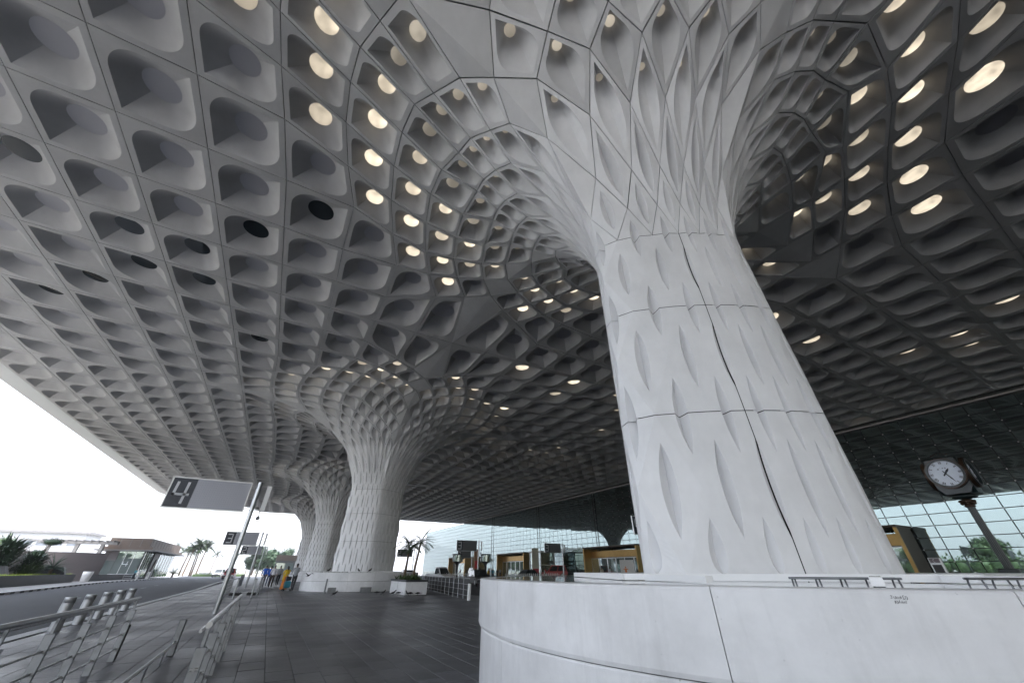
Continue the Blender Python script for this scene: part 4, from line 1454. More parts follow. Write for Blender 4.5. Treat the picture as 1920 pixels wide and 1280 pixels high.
# shrubs and trees
def clump(mb, c, r, n, size, rg, mt=0, flat=1.0):
    for k in range(n):
        while True:
            p = Vector((rg.uniform(-1, 1), rg.uniform(-1, 1), rg.uniform(-1, 1)))
            if .25 < p.length < 1: break
        p = Vector((p.x * r[0], p.y * r[1], p.z * r[2])) + Vector(c)
        a, e = rg.uniform(0, 6.28), rg.uniform(-.6, 1.3)
        blade(mb, p, Vector((math.cos(a) * math.cos(e), math.sin(a) * math.cos(e), math.sin(e))), Vector((0, 0, 1)), size * rg.uniform(.7, 1.3), size * .42, 1, .3, mt)
def tree(x, y, h, cr, label, seed, n=900, m='leaf', z0=0, group=None, leaf=.4, cat='tree', name='broadleaf_tree', trunk=.22, blobs=9, low=.48):
    t = thing(name, label, cat, (x, y, z0), group=group)
    rg = random.Random(seed)
    b = MB()
    b.tube([(0, 0, 0), (.05, .03, h * .3), (.0, .1, h * .62)], [trunk, trunk * .75, trunk * .4], 8)
    for k in range(5):
        a = k * 1.26 + seed
        b.tube([(.03, .05, h * (.3 + .05 * k)), (cr * .3 * math.cos(a), cr * .3 * math.sin(a), h * (.5 + .04 * k)), (cr * .6 * math.cos(a), cr * .6 * math.sin(a), h * (.62 + .05 * k))], [trunk * .5, trunk * .3, trunk * .1], 6)
    b.build('trunk', M['bark'], t)
    c = MB()
    for k in range(blobs):
        a = rg.uniform(0, 6.28); rr_ = cr * rg.uniform(.1, .7)
        zz = h * rg.uniform(low, .88)
        s = cr * rg.uniform(.32, .52)
        clump(c, (rr_ * math.cos(a), rr_ * math.sin(a), zz), (s, s, s * .75), n // blobs, leaf, rg)
        c.ball((rr_ * math.cos(a), rr_ * math.sin(a), zz), (s * .62, s * .62, s * .42), 8, 6)
    c.build('crown', M[m], t)
    return t
# big shrub at the left edge (several tufts of long leaves), topiary, cycad
def tuft_shrub(x, y, h, r, label, seed, m='leafdark', n=240, L=1.0, name='shrub', z0=.7, wid=.06):
    t = thing(name, label, 'shrub', (x, y, z0))
    rg = random.Random(seed); c = MB()
    for k in range(n):
        a = rg.uniform(0, 6.28); rr_ = r * math.sqrt(rg.random()) * .55; z = h * rg.uniform(.05, .72)
        e = rg.uniform(.1, 1.3)
        blade(c, (rr_ * math.cos(a), rr_ * math.sin(a), z), Vector((math.cos(a) * math.cos(e), math.sin(a) * math.cos(e), math.sin(e))), Vector((0, 0, 1)), L * rg.uniform(.6, 1.2), wid, 3, .9)
    c.build('leaves', M[m], t)
    b = MB(); b.tube([(0, 0, 0), (.1, 0, h * .35), (.05, .05, h * .6)], [.09, .06, .03], 6); b.build('stem', M['bark'], t)
    return t
tuft_shrub(-24.6, 64.6, 4.0, 2.4, 'tall dark feathery shrub at the left edge, behind the dark trough', 3, n=900, L=1.3, wid=.11)
tuft_shrub(-23.4, 68.2, 2.6, 1.8, 'lower dark bushy shrub right of the tall feathery one', 5, n=700, L=.95, wid=.10)
tuft_shrub(-22.9, 66.6, 1.25, 2.2, 'low spread of grassy leaves at the foot of the shrubs', 8, m='leaf', n=800, L=.7, wid=.045)
tree(-26.3, 60.5, 4.9, 2.6, 'rounded leafy tree rising at the very left edge behind the shrubs', 77, 1500, 'leafdark', z0=.7, leaf=.32, blobs=14, low=.25)
tree(-29.5, 73, 4.3, 2.2, 'low leafy tree between the shrubs and the mauve wall', 78, 1100, 'leaf', z0=.7, leaf=.3, blobs=12, low=.3)
cy = thing('cycad', 'spiky cycad rosette in front of the mauve wall', 'plant', (-22.4, 71.2, .7))
c = MB(); rg = random.Random(2)
for k in range(64):
    frond(c, (0, 0, .75), rg.uniform(0, 6.28), rg.uniform(-.1, 1.35), rg.uniform(1.3, 2.0), .26, 6, rg.uniform(.7, 1.3), .022, 12)
c.build('fronds', M['cycad'], cy)
b = MB(); b.tube([(0, 0, 0), (0, 0, .8)], [.2, .16], 10); b.build('stem', M['bark'], cy)
tp = thing('topiary_tree', 'cloud pruned topiary with domed leaf pads on a bent trunk', 'topiary', (-24.2, 70.3, .7))
b = MB(); b.tube([(0, 0, 0), (.25, 0, .8), (.15, .1, 1.7), (.5, 0, 2.5), (.75, 0, 3.2)], [.11, .1, .08, .06, .04], 8)
b.tube([(.15, .1, 1.6), (-.25, .1, 2.0)], [.05, .03], 6); b.build('trunk', M['bark'], tp)
for (cx, cz, s) in ((.85, 3.45, 1.0), (.15, 2.35, .75), (-.35, 2.05, .5), (.75, 1.75, .45)):
    c = MB(); rgt = random.Random(int(cz * 100)); clump(c, (cx, 0, cz), (s, s * .8, s * .42), int(420 * s), .2, rgt)
    c.ball((cx, 0, cz), (s * .8, s * .62, s * .3), 12, 8)
    c.build('leaf_pad', M['leafdark'], tp)

# glazed booth
bo_ = thing('booth_building', 'single storey glazed booth with brown louvred parapet across the road', 'building', (-22.65, 112.5, 0))
bx, by = 2.85, 14.5
def P_(name, m, c, s, parent=bo_):
    q = MB(); q.box(c, s); return q.build(name, M[m], parent)
P_('eave', 'stonegrey', (0, 0, 4.32), (8.1, 31.4, .2)); P_('eave_band', 'brownclad', (0, 0, 4.66), (6.9, 30.2, .4))
P_('parapet', 'brownclad', (0, 0, 5.55), (5.7, 29.0, 1.36))
for k in range(4):
    for z in range(6):
        q = MB(); q.box((-2.13 + 1.42 * k, -14.53, 4.98 + .225 * z), (1.36, .05, .18)); q.build('louvre', M['brownclad'], bo_)
    P_('parapet_rib', 'stonegrey', (-2.84 + 1.42 * k, -14.56, 5.55), (.07, .1, 1.36))
for k in range(12):
    P_('parapet_rib', 'brownclad', (2.87, -13.6 + 2.47 * k, 5.55), (.06, .05, 1.3))
P_('wall', 'pinkwall', (-1.9, -14.1, 2.1), (1.8, .4, 4.2)); P_('service_panel', 'boothglass', (-1.75, -14.33, 1.75), (1.5, .05, 2.0))
for k in range(3):
    P_('window', 'boothglass', (-.55 + 1.2 * k, -14.2, 2.2), (1.12, .06, 4.0)); P_('mullion', 'alu', (-1.14 + 1.2 * k, -14.24, 2.2), (.06, .1, 4.0))
for k in range(4):
    P_('window', 'boothglass', (2.62, -13.5 + 1.5 * k, 2.2), (.06, 1.42, 4.0)); P_('mullion', 'alu', (2.66, -14.25 + 1.5 * k, 2.2), (.08, .06, 4.0))
P_('stone_panel', 'stonegrey', (2.6, -5.2, 2.1), (.3, 4.6, 4.2))
q = MB()
q.tube([(2.8, -5.9, 1.0), (2.82, -5.5, 1.9), (2.82, -5.2, 2.8), (2.82, -4.95, 3.1), (2.82, -4.8, 2.5), (2.82, -5.2, 1.7), (2.8, -5.6, 1.2)], .09, 6)
q.build('emblem', M['bronze'], bo_)
for k in range(6):
    P_('window', 'boothglass', (2.62, -2.0 + 2.6 * k, 2.2), (.06, 2.45, 4.0)); P_('mullion', 'alu', (2.66, -3.3 + 2.6 * k, 2.2), (.08, .07, 4.0))
P_('rear_wall', 'pinkwall', (-2.6, 0, 2.1), (.3, 28.4, 4.2))
P_('inner_wall', 'greywall', (0, -6, 2.1), (5.0, .2, 4.2))
# numeral in the booth window
q = MB()
for (a, c_) in DIG['4']:
    q.tube([(-.55 + a[0] * .9 + .6, -14.26, 1.9 + a[1] * .8), (-.55 + c_[0] * .9 + .6, -14.26, 1.9 + c_[1] * .8)], .06, 4)
q.build('numeral', M['digit'], bo_)
gt = thing('barrier_gate', 'low pipe gate in front of the glazed booth', 'gate', (-20.9, 93, 0))
q = MB()
for z in (.2, .5, .8): q.tube([(-1.6, 0, z), (1.6, 0, z)], .03, 6)
q.build('rails', M['steel'], gt)
for k in range(4):
    q = MB(); q.tube([(-1.6 + 1.07 * k, 0, 0), (-1.6 + 1.07 * k, 0, .85)], .035, 6); q.build('post', M['steel'], gt)
for k, (x, y, lab) in enumerate([(-19.5, 97.5, 'first of two slanted white barrier panels beside the booth'), (-18.6, 100, 'second of two slanted white barrier panels beside the booth')]):
    q = MB(); q.rbox((0, 0, .55), (.12, 1.2, 1.1), .02); tag(q.build('road_barrier', M['white'], None, (x, y, .02)), lab, 'barrier')
# pergola behind the wall
pg = thing('pergola', 'white pergola with slanted beams above the mauve wall', 'pergola', (-29, 95, 0))
for x in (-2.8, 0.5, 3.6):
    q = MB(); q.rbox((x, 0, 2.6), (.5, .5, 5.2), .04); q.build('post', M['stonegrey'], pg)
q = MB(); q.box((.6, 0, 5.2), (9.6, .7, .35)); q.build('beam', M['stonegrey'], pg)
for k in range(10):
    q = MB(); q.box((-3.6 + .95 * k, .6, 5.48), (.14, 3.2, .2)); q.build('rafter', M['stonegrey'], pg)
# pale airport building far off
fbm = thing('airport_building', 'pale multi storey building on the skyline behind the shrubs', 'building', (-95, 225, 0))
q = MB(); q.box((0, 0, 6.6), (62, 16, 13.2)); q.build('wall', M['whitewall'], fbm)
q = MB(); q.box((0, 0, 13.5), (64, 18, .8)); q.build('roof', M['stonegrey'], fbm)
q = MB(); q.box((0, -8.3, 10.9), (62.4, .8, .5)); q.build('cornice', M['stonegrey'], fbm)
for fl in range(3):
    for k in range(15):
        q = MB(); q.box((-28.4 + 4.05 * k, -8.03, 2.8 + 3.6 * fl), (2.9, .2, 1.7)); q.build('window', M['window'], fbm)
q = MB()
for k in range(9): q.tube([(6 + .8 * k, 2, 13.9), (6 + .8 * k + .3, 2, 16.2)], .08, 4)
q.box((9.4, 2, 16.0), (8, 1, .12)); q.build('roof_mast', M['stonegrey'], fbm)
# hills
def hill(x0, y0, pts, depth, label=None):
    mb = MB(); n = len(pts)
    vs = [(x, y0, -3) for x, z in pts] + [(x, y0 + depth * .5, z) for x, z in pts] + [(x, y0 + depth, -3) for x, z in pts]
    mb.add(vs, [(q, q + 1, n + q + 1, n + q) for q in range(n - 1)] + [(n + q, n + q + 1, 2 * n + q + 1, 2 * n + q) for q in range(n - 1)], 0, True)
    return tag(mb.build('hill', M['hill']), kind='structure')
hill(0, 2200, [(-1500, 40), (-1150, 88), (-980, 110), (-820, 128), (-660, 150), (-560, 160), (-480, 152), (-380, 138), (-250, 128), (-60, 118), (200, 90), (500, 60)], 500)
# palms beyond the booth
for k, (x, y, h, L) in enumerate([(-20.2, 148, 6.6, 2.9), (-18.6, 150, 7.4, 3.0), (-17.2, 147, 6.9, 2.9), (-19.4, 153, 7.8, 3.0), (-21.6, 152, 6.1, 2.7)]):
    palm(x, y, h, ['left middle palm of the dense cluster beyond the glazed booth', 'tall palm in the middle of the dense palm cluster', 'rightmost palm of the dense palm cluster beyond the booth', 'tallest palm at the back of the dense palm cluster', 'shortest palm, leftmost of the dense palm cluster'][k], L, 34, .16, ((-1) ** k * .3, 0), 30 + k, 'palm cluster beyond the booth', 12, .15, 'palm', w=.7)
for k, (x, y, h) in enumerate([(-17.5, 182, 6.2), (-12.6, 200, 6.4), (-8.2, 215, 6.2), (-5.0, 240, 6.6), (-25.8, 160, 7.2), (-2.5, 255, 6.4), (-14.5, 230, 6.6)]):
    palm(x, y, h, ['first thin palm right of the dense palm cluster', 'second thin palm right of the dense palm cluster', 'third thin palm right of the dense palm cluster', 'thin palm far down the road beside the number 4 pole', 'thin palm left of the dense cluster, just above the booth end', 'farthest thin palm, beside the dark trees', 'thin palm seen between the others at the road bend'][k], 2.4, 22, .12, (.3, 0), 50 + k, 'hazy palms down the road', 10, .14, 'palmfar', w=.5)
q = MB(); rg = random.Random(14)
for k in range(14): clump(q, (-17 + k * .85, 143 + .2 * k, .5), (.7, .6, .45), 60, .3, rg)
q.box((-11.5, 144.5, .2), (12, .8, .5))
tag(q.build('hedge', M['leaf']), 'low clipped hedge below the palm cluster at the road bend', 'hedge')
cy2 = copy_tree(cy); cy2.location = (-18.3, 121, 0); cy2['label'] = 'dark spiky cycad by the road at the far end of the booth'
# dense trees closing the road's vista
TR = [(-4.6, 172, 8.4, 5.2, 'dark dense tree left in the clump behind signs 2 and 3', 'leafdark'), (.2, 168, 7.6, 4.2, 'bushy tree in the middle of the clump behind the walking men', 'leafdark'), (4.6, 172, 8.4, 4.4, 'bushy tree at the right of the clump, beside the farthest column', 'leafdark')]
for k, (x, y, h, cr, lab, m_) in enumerate(TR):
    tree(x, y, h, cr, lab, 60 + k, 3000, m_, leaf=.7, trunk=.25, blobs=20, low=.22)
q = MB()
for k in range(9): clump(q, (-3 + k * 1.3, 158, .7), (.9, .8, .8), 70, .35, rg)
tag(q.build('hedge', M['leaf']), 'rough green hedge along the road behind the walking men', 'hedge')
# trees along the far verge to the left of the view: they stand in the mirror glass
for k, (x, y, h, cr) in enumerate([(-63, 8, 7.8, 5.6), (-60, 20, 6.6, 5.0), (-64, 33, 8.4, 6), (-61, 46, 7.2, 5.2), (-60, 60, 7.8, 5.6), (-62, 74, 7.0, 5), (-63, -6, 7.6, 5.5), (-61, -20, 7.3, 5.3)]):
    tree(x, y, h, cr, ['leafy verge tree standing second from the near end of its row', 'smallest verge tree, third of the row mirrored in the glass', 'tallest verge tree, fourth of the row mirrored in the glass', 'fifth verge tree of the row mirrored in the glass', 'sixth verge tree, nearest the mauve garden wall', 'last verge tree of the row, farthest along the verge', 'verge tree at the near end but one of the row', 'nearest verge tree of the row along the far road side'][k], 80 + k, 1900, 'leaf', leaf=1.0, group='roadside trees reflected in the glass', blobs=12)
q = MB(); rg = random.Random(33)
for k in range(26):
    yy = -24 + k * 4.1
    clump(q, (-55 + rg.uniform(-.7, .7), yy, 2.4), (1.8, 2.7, 2.5 + rg.uniform(-.5, .8)), 170, .9, rg)
    q.ball((-55, yy, 1.9), (1.3, 2.4, 1.9), 8, 6)
tag(q.build('hedge', M['leaf']), 'tall unclipped hedge on the far verge, mirrored low in the glass', 'hedge')
# security cabin by the farthest plinth
cb = thing('security_cabin', 'small pale cabin with green windows beside the farthest columns', 'cabin', (2.2, 82, 0))
q = MB(); q.rbox((0, 0, 1.35), (2.9, 3, 2.7), .05); q.build('wall', M['whitewall'], cb)
q = MB(); q.box((0, 0, 3.1), (3.05, 3.2, .8)); q.build('roof', mat('cabin_fascia', (.42, .36, .33), .6), cb)
for k in range(2):
    q = MB(); q.box((-.68 + 1.36 * k, -1.52, 1.75), (1.28, .06, 1.2)); q.build('window', M['doorglass'], cb)

# ------------------------------------------------------------------ vehicles
M.update(tyre=mat('tyre', (.018, .018, .018), .85), rim=mat('alloy', (.45, .45, .46), .35, .9), carglass=glass('car_glass', (.03, .04, .045), .2, .04), lamp=mat('head_lamp', (.6, .62, .64), .1), tail=mat('tail_lamp', (.35, .02, .02), .2))
def car(kind, paint, label, x, y, rz, group=None, z=-.11, name='parked_car'):
    c = thing(name, label, 'car' if kind != 'pickup' else 'pickup truck', (x, y, z), rz, group)
    L, Wd = (4.9, 1.78) if kind == 'pickup' else ((4.6, 1.85) if kind == 'suv' else (4.3, 1.72))
    hb = .92 if kind != 'sedan' else .84
    ht = 1.78 if kind != 'sedan' else 1.46
    g = .26
    # body side outline with wheel arches, front at +Y
    def arch(cy_, r):
        return [(cy_ + r * math.cos(math.pi * k / 8), g + .02 + r * math.sin(math.pi * k / 8)) for k in range(9)]
    wf, wr, rad = L / 2 - .85, -L / 2 + .95, .34
    low = [(L / 2 - .05, g + .1)] + arch(wf, rad + .05) + arch(wr, rad + .05) + [(-L / 2 + .05, g + .12)]
    up = [(-L / 2, hb - .18), (-L / 2 + .06, hb)] + ([] if kind == 'pickup' else []) + [(L / 2 - 1.25, hb + .02), (L / 2 - .25, hb - .14), (L / 2, hb - .36), (L / 2 + .02, g + .25)]
    poly = low + up
    b = MB()
    n = len(poly)
    vs = []
    for xx, k in ((-Wd / 2, .0), (-Wd / 2 + .07, .05), (Wd / 2 - .07, .05), (Wd / 2, .0)):
        pass
    cen = Vector((0, .6))
    def ringp(xx, sc):
        return [(xx, cen.x + (p[0] - cen.x) * sc, p[1] if p[1] < .55 else .55 + (p[1] - .55) * (sc if sc == 1 else .86)) for p in poly]
    rings = [ringp(-Wd / 2, .985), ringp(-Wd / 2 + .09, 1), ringp(Wd / 2 - .09, 1), ringp(Wd / 2, .985)]
    vs = [p for r_ in rings for p in r_]
    fs = [(r_ * n + q, r_ * n + (q + 1) % n, (r_ + 1) * n + (q + 1) % n, (r_ + 1) * n + q) for r_ in range(3) for q in range(n)]
    b.add(vs, fs); b.add(rings[0], [tuple(range(n - 1, -1, -1))]); b.add(rings[3], [tuple(range(n))])
    b.build('body', paint, c)
    # cabin
    if kind == 'pickup': y0, y1, t0, t1 = -.35, L / 2 - 1.15, -.2, L / 2 - 1.95
    elif kind == 'suv': y0, y1, t0, t1 = -L / 2 + .1, L / 2 - 1.1, -L / 2 + .35, L / 2 - 1.95
    else: y0, y1, t0, t1 = -L / 2 + .55, L / 2 - 1.15, -L / 2 + 1.15, L / 2 - 2.0
    w0, w1 = Wd / 2 - .06, Wd / 2 - .22
    bot = [(-w0, y0, hb - .02), (w0, y0, hb - .02), (w0, y1, hb - .02), (-w0, y1, hb - .02)]
    top = [(-w1, t0, ht), (w1, t0, ht), (w1, t1, ht), (-w1, t1, ht)]
    b = MB(); b.add(bot + top, [(4, 5, 6, 7)] + [(q, (q + 1) % 4, 4 + (q + 1) % 4, 4 + q) for q in range(4)])
    b.add([(x_ * 1.0, y_, ht + .03) if 0 else (x_ * .96, y_ * .97 + .0, ht + .035) for x_, y_, z_ in top] + top, [(0, 1, 2, 3)] + [(4 + q, 4 + (q + 1) % 4, (q + 1) % 4, q) for q in range(4)])
    b.build('cabin', paint, c)
    B_, T_ = [Vector(p) for p in bot], [Vector(p) for p in top]
    def win(a0, a1, c1, c0, u0, u1):
        def Q(u, v): return (a0.lerp(a1, u)).lerp(c0.lerp(c1, u), v)
        quad = [Q(u0, .1), Q(u1, .1), Q(u1, .9), Q(u0, .9)]
        nn = (quad[1] - quad[0]).cross(quad[3] - quad[0]).normalized() * .012
        mid = Vector((0, (y0 + y1) / 2, 1.2))
        if nn.dot(quad[0] - mid) < 0: nn = -nn
        w = MB(); w.add([p + nn for p in quad] + quad, [(0, 1, 2, 3)] + [(q, (q + 1) % 4, 4 + (q + 1) % 4, 4 + q) for q in range(4)])
        w.build('window', M['carglass'], c)
    win(B_[3], B_[2], T_[2], T_[3], .06, .94); win(B_[0], B_[1], T_[1], T_[0], .08, .92)
    for (a, d) in ((1, 2), (0, 3)):
        if kind == 'pickup': win(B_[a], B_[d], T_[d], T_[a], .12, .9)
        else: win(B_[a], B_[d], T_[d], T_[a], .05, .47); win(B_[a], B_[d], T_[d], T_[a], .53, .93)
    if kind == 'pickup':
        b = MB(); b.box((0, -1.4, hb + .005), (Wd - .22, 1.9, .01)); b.build('load_bed', M['black'], c)
        b = MB()
        for xx in (-Wd / 2 + .07, Wd / 2 - .07): b.box((xx, -1.4, hb + .07), (.08, 2.0, .16))
        b.box((0, -L / 2 + .08, hb + .07), (Wd - .1, .08, .16)); b.build('bed_rim', paint, c)
    for sx in (-1, 1):
        for yy in (wf, wr):
            w = MB()
            w.tube([(sx * (Wd / 2 - .21), yy, rad), (sx * (Wd / 2 + .005), yy, rad)], rad, 16)
            wo = w.build('wheel', M['tyre'], c)
            w = MB(); w.tube([(sx * (Wd / 2 - .05), yy, rad), (sx * (Wd / 2 + .012), yy, rad)], rad * .62, 12); w.build('rim', M['rim'], wo)
        b = MB(); b.rbox((sx * (Wd / 2 - .26), L / 2 - .08, hb - .27), (.4, .14, .16), .03); b.build('headlight', M['lamp'], c)
        b = MB(); b.rbox((sx * (Wd / 2 - .14), -L / 2 + .03, hb - .2), (.22, .1, .2), .02); b.build('tail_light', M['tail'], c)
        b = MB(); b.rbox((sx * (Wd / 2 + .07), y1 - .35, hb + .1), (.18, .1, .12), .02); b.build('mirror', paint, c)
    b = MB(); b.rbox((0, L / 2 + .0, g + .22), (Wd - .1, .16, .22), .04); b.build('bumper', M['charcoal'], c)
    b = MB(); b.box((0, L / 2 + .015, hb - .3), (.75, .05, .14)); b.build('grille', M['black'], c)
    return c
PAINT = {k: mat('paint_' + k, col, .28, spec=.6) for k, col in dict(white=(.72, .73, .74), black=(.012, .012, .014), silver=(.38, .40, .42), red=(.38, .02, .02), grey=(.12, .125, .13), blue=(.03, .06, .16)).items()}
PAINT['white'].node_tree.nodes['Principled BSDF'].inputs['Coat Weight'].default_value = .6
car('pickup', PAINT['white'], 'white pickup truck stopped in the lane behind the palm planter', 20.9, 56.6, R(-166), 'cars in the drop off lanes')
car('sedan', PAINT['silver'], 'silver car half hidden behind the palm trunks', 17.4, 60.5, R(176), 'cars in the drop off lanes')
car('sedan', PAINT['black'], 'black car with shiny windscreen just left of the near plinth', 20.2, 42.5, R(172), 'cars in the drop off lanes')
car('sedan', PAINT['black'], 'low black car behind the white picket fence by the gold portal', 29.5, 47.8, R(95), 'cars in the drop off lanes')
car('suv', PAINT['red'], 'red and white show car on the stand between two gold portals', 43.2, 60.8, R(60), 'cars in the drop off lanes', .25)
car('sedan', PAINT['grey'], 'grey car far down the drop off lane by the silver one', 21.5, 74, R(178), 'cars in the drop off lanes')
car('suv', PAINT['black'], 'black car in the shade in front of the far gold portal', 31, 66.5, R(172), 'cars in the drop off lanes')
car('sedan', PAINT['silver'], 'distant silver car at the end of the drop off lane', 26, 92, R(178), 'cars in the drop off lanes')
car('suv', PAINT['silver'], 'silver car coming along the road beyond the booth', -10.9, 134, R(172), 'cars on the road')
car('sedan', PAINT['white'], 'white car parked at the road edge behind the number 4 pole', -7.4, 118, R(176), 'cars on the road')
car('suv', PAINT['red'], 'red car at the road edge behind the queue screens', -6.4, 101, R(178), 'cars on the road')
car('suv', PAINT['grey'], 'grey car farther up the road near the palms', -12.6, 152, R(172), 'cars on the road')
st = MB(); st.rbox((0, 0, .1), (3.6, 5.6, .36), .02)
tag(st.build('display_stand', M['white'], None, (43.2, 60.8, .1), R(60)), 'low white display stand under the red show car', 'stand')
# banners and fence in the lanes
bn = thing('banner_stand', 'tall pale banner stand with a red lower end beside the glass box', 'banner', (39.2, 60.4, .02))
b = MB(); b.rbox((0, 0, 2.3), (1.35, .12, 4.5), .02); b.build('panel', mat('banner_cream', (.62, .62, .52), .6), bn)
b = MB(); b.box((0, -.066, .85), (1.2, .012, 1.4)); b.build('red_print', mat('banner_red', (.55, .04, .07), .6, var=.4, scale=4), bn)
bn2 = thing('information_pillar', 'orange brown information pillar with red notice right of the pickup', 'pillar sign', (24.9, 53.6, -.1))
b = MB(); b.rbox((0, 0, 1.95), (.6, .25, 3.9), .03); b.build('panel', mat('pillar_brown', (.28, .14, .06), .5), bn2)
b = MB(); b.box((0, -.131, 2.1), (.5, .012, .9)); b.build('red_notice', mat('notice_red', (.5, .03, .03), .5), bn2)
ps = thing('poster_board', 'white poster board with an orange clad figure by the gold portal', 'poster', (45.6, 45.6, .02))
b = MB(); b.rbox((0, 0, 1.3), (2.0, .1, 2.6), .02); b.build('board', M['white'], ps, rz=R(-40))
b = MB()
og = mat('print_orange', (.75, .22, .05), .6)
b.box((-.25, -.056, 1.15), (.28, .008, .8)); b.box((-.25, -.056, 1.68), (.17, .008, .2)); b.box((-.45, -.056, 1.45), (.3, .008, .09)); b.box((-.05, -.056, 1.45), (.3, .008, .09))
b.build('print', og, ps, rz=R(-40))
for (x, y, L, lab) in ((24.2, 55.5, 7, 'white picket fence panel beside the pickup'), (28.5, 44.5, 8, 'white picket fence panel in front of the low black car')):
    f = thing('picket_fence', lab, 'fence', (x, y, -.1), group='white picket fences in the lanes')
    b = MB()
    for z in (.25, .95): b.tube([(-L / 2, 0, z), (L / 2, 0, z)], .025, 6)
    b.build('rail', M['white'], f)
    for k in range(int(L / .28)):
        b = MB(); b.box((-L / 2 + .14 + .28 * k, 0, .55), (.06, .04, 1.1)); b.build('picket', M['white'], f)
# drum shaped kiosks in the lanes
for (x, y, lab) in ((28.6, 69.3, 'drum shaped booth on a stem behind the pickup, left of the information pillar'), (33.1, 67.3, 'drum shaped booth on a stem right of the information pillar')):
    d = thing('drum_booth', lab, 'booth', (x, y, -.1), group='drum shaped booths in the lanes')
    b = MB(); b.lathe([(.18, 0), (.12, 1.9), (.3, 2.4), (.84, 2.75)], 20); b.build('stem', M['charcoal'], d)
    b = MB(); b.lathe([(.87, 2.75), (.87, 3.7)], 24); b.build('drum', M['doorglass'], d)
    b = MB(); b.lathe([(.95, 3.7), (.95, 3.9)], 24); b.build('roof', M['charcoal'], d)
    b = MB()
    for k in range(12):
        a = 2 * math.pi * k / 12
        b.box((.88 * math.cos(a), .88 * math.sin(a), 3.22), (.05, .05, .95))
    b.build('mullions', M['charcoal'], d)

# ------------------------------------------------------------------ people
M.update(skin=mat('skin', (.22, .12, .075), .55), hair=mat('hair', (.012, .010, .009), .5), shoe=mat('shoe', (.02, .018, .016), .4))
CLO = {k: mat('cloth_' + k, c, .85) for k, c in dict(blue=(.015, .10, .50), white=(.66, .66, .70), yellow=(.60, .40, .02), grey=(.30, .31, .33), navy=(.018, .022, .045), brown=(.055, .035, .025), dark=(.03, .03, .034), jeans=(.05, .07, .12), red=(.40, .03, .04), teal=(.03, .20, .26), cream=(.5, .45, .36), orange=(.55, .18, .03), magenta=(.4, .05, .16)).items()}
def body_template(pose, female=False):
    """skeleton -> one continuous skinned body; faces are sorted to clothing by the nearest bone"""
    J = {'pelvis': (0, 0, .92, .125), 'belly': (0, .01, 1.06, .125), 'chest': (0, -.01, 1.28, .145), 'neck': (0, .0, 1.455, .055), 'jaw': (0, .025, 1.53, .07), 'head': (0, .015, 1.62, .098), 'crown': (0, 0, 1.70, .06)}
    st_, sw = pose.get('stride', 0), pose.get('swing', 0)
    hw = .095
    for s, nm in ((-1, 'l'), (1, 'r')):
        f = st_ * s
        J['hip' + nm] = (s * hw, 0, .86, .10)
        J['knee' + nm] = (s * (hw + .005), f * .16 + (.04 if f <= 0 else .06), .48, .068)
        J['ankle' + nm] = (s * (hw + .005), f * .30 - (.10 if f < 0 else 0), .09 + (.05 if f < 0 else 0), .047)
        J['toe' + nm] = (s * (hw + .015), f * .30 + .14 - (.08 if f < 0 else 0), .035, .040)
        a = pose['arms'][0 if s < 0 else 1]
        J['sho' + nm] = (s * .185, -.01, 1.40, .062)
        J['elb' + nm] = (s * (.185 + a[0]), a[1], a[2], .046)
        J['wri' + nm] = (s * (.185 + a[3]), a[4], a[5], .034)
        J['han' + nm] = (s * (.185 + a[3] * 1.02), a[4] + .05 if a[5] > .9 else a[4] + .02, a[5] - (.08 if a[5] < .9 else .02), .036)
    E = [('pelvis', 'belly'), ('belly', 'chest'), ('chest', 'neck'), ('neck', 'jaw'), ('jaw', 'head'), ('head', 'crown')]
    for nm in 'lr':
        E += [('pelvis', 'hip' + nm), ('hip' + nm, 'knee' + nm), ('knee' + nm, 'ankle' + nm), ('ankle' + nm, 'toe' + nm), ('chest', 'sho' + nm), ('sho' + nm, 'elb' + nm), ('elb' + nm, 'wri' + nm), ('wri' + nm, 'han' + nm)]
    lean = pose.get('lean', 0)
    def bend(p):
        if p[2] > .9: return (p[0], p[1] + (p[2] - .9) * lean, p[2])
        return p[:3]
    names = list(J)
    me = bpy.data.meshes.new('person')
    me.from_pydata([bend(J[k]) for k in names], [(names.index(a), names.index(b)) for a, b in E], [])
    o = bpy.data.objects.new('person', me); COL.objects.link(o)
    sk = o.modifiers.new('skin', 'SKIN'); sk.use_smooth_shade = True
    su = o.modifiers.new('sub', 'SUBSURF'); su.levels = 1; su.render_levels = 1
    for k, nm in enumerate(names):
        r_ = J[nm][3] * (.92 if female else 1)
        v = me.skin_vertices[0].data[k]
        v.radius = (r_ * (1.25 if nm in ('chest', 'belly', 'pelvis') else 1), r_ * (.8 if nm in ('chest', 'belly', 'pelvis') else 1)) if nm != 'head' else (r_ * .85, r_)
        v.use_root = nm == 'pelvis'
    return o, {nm: Vector(bend(J[nm])) for nm in names}, E
POSES = {
    'walk': dict(stride=1, arms=((.05, -.10, 1.13, .05, -.02, .90), (.05, .06, 1.13, .04, .20, .93))),
    'walk2': dict(stride=-1, arms=((.05, .08, 1.12, .05, .22, .95), (.05, -.1, 1.12, .06, -.08, .88))),
    'push': dict(stride=.7, lean=.13, arms=((.03, .18, 1.16, -.02, .42, 1.06), (.03, .18, 1.16, -.02, .42, 1.06))),
    'stand': dict(stride=.12, arms=((.04, .0, 1.12, .04, .05, .88), (.04, .0, 1.12, .04, .05, .88))),
    'sit': dict(stride=.12, arms=((.04, .12, 1.14, -.05, .28, .98), (.04, .12, 1.14, -.05, .28, .98))),
}
temps = {k: body_template(p) for k, p in POSES.items()}
bpy.context.view_layer.update()
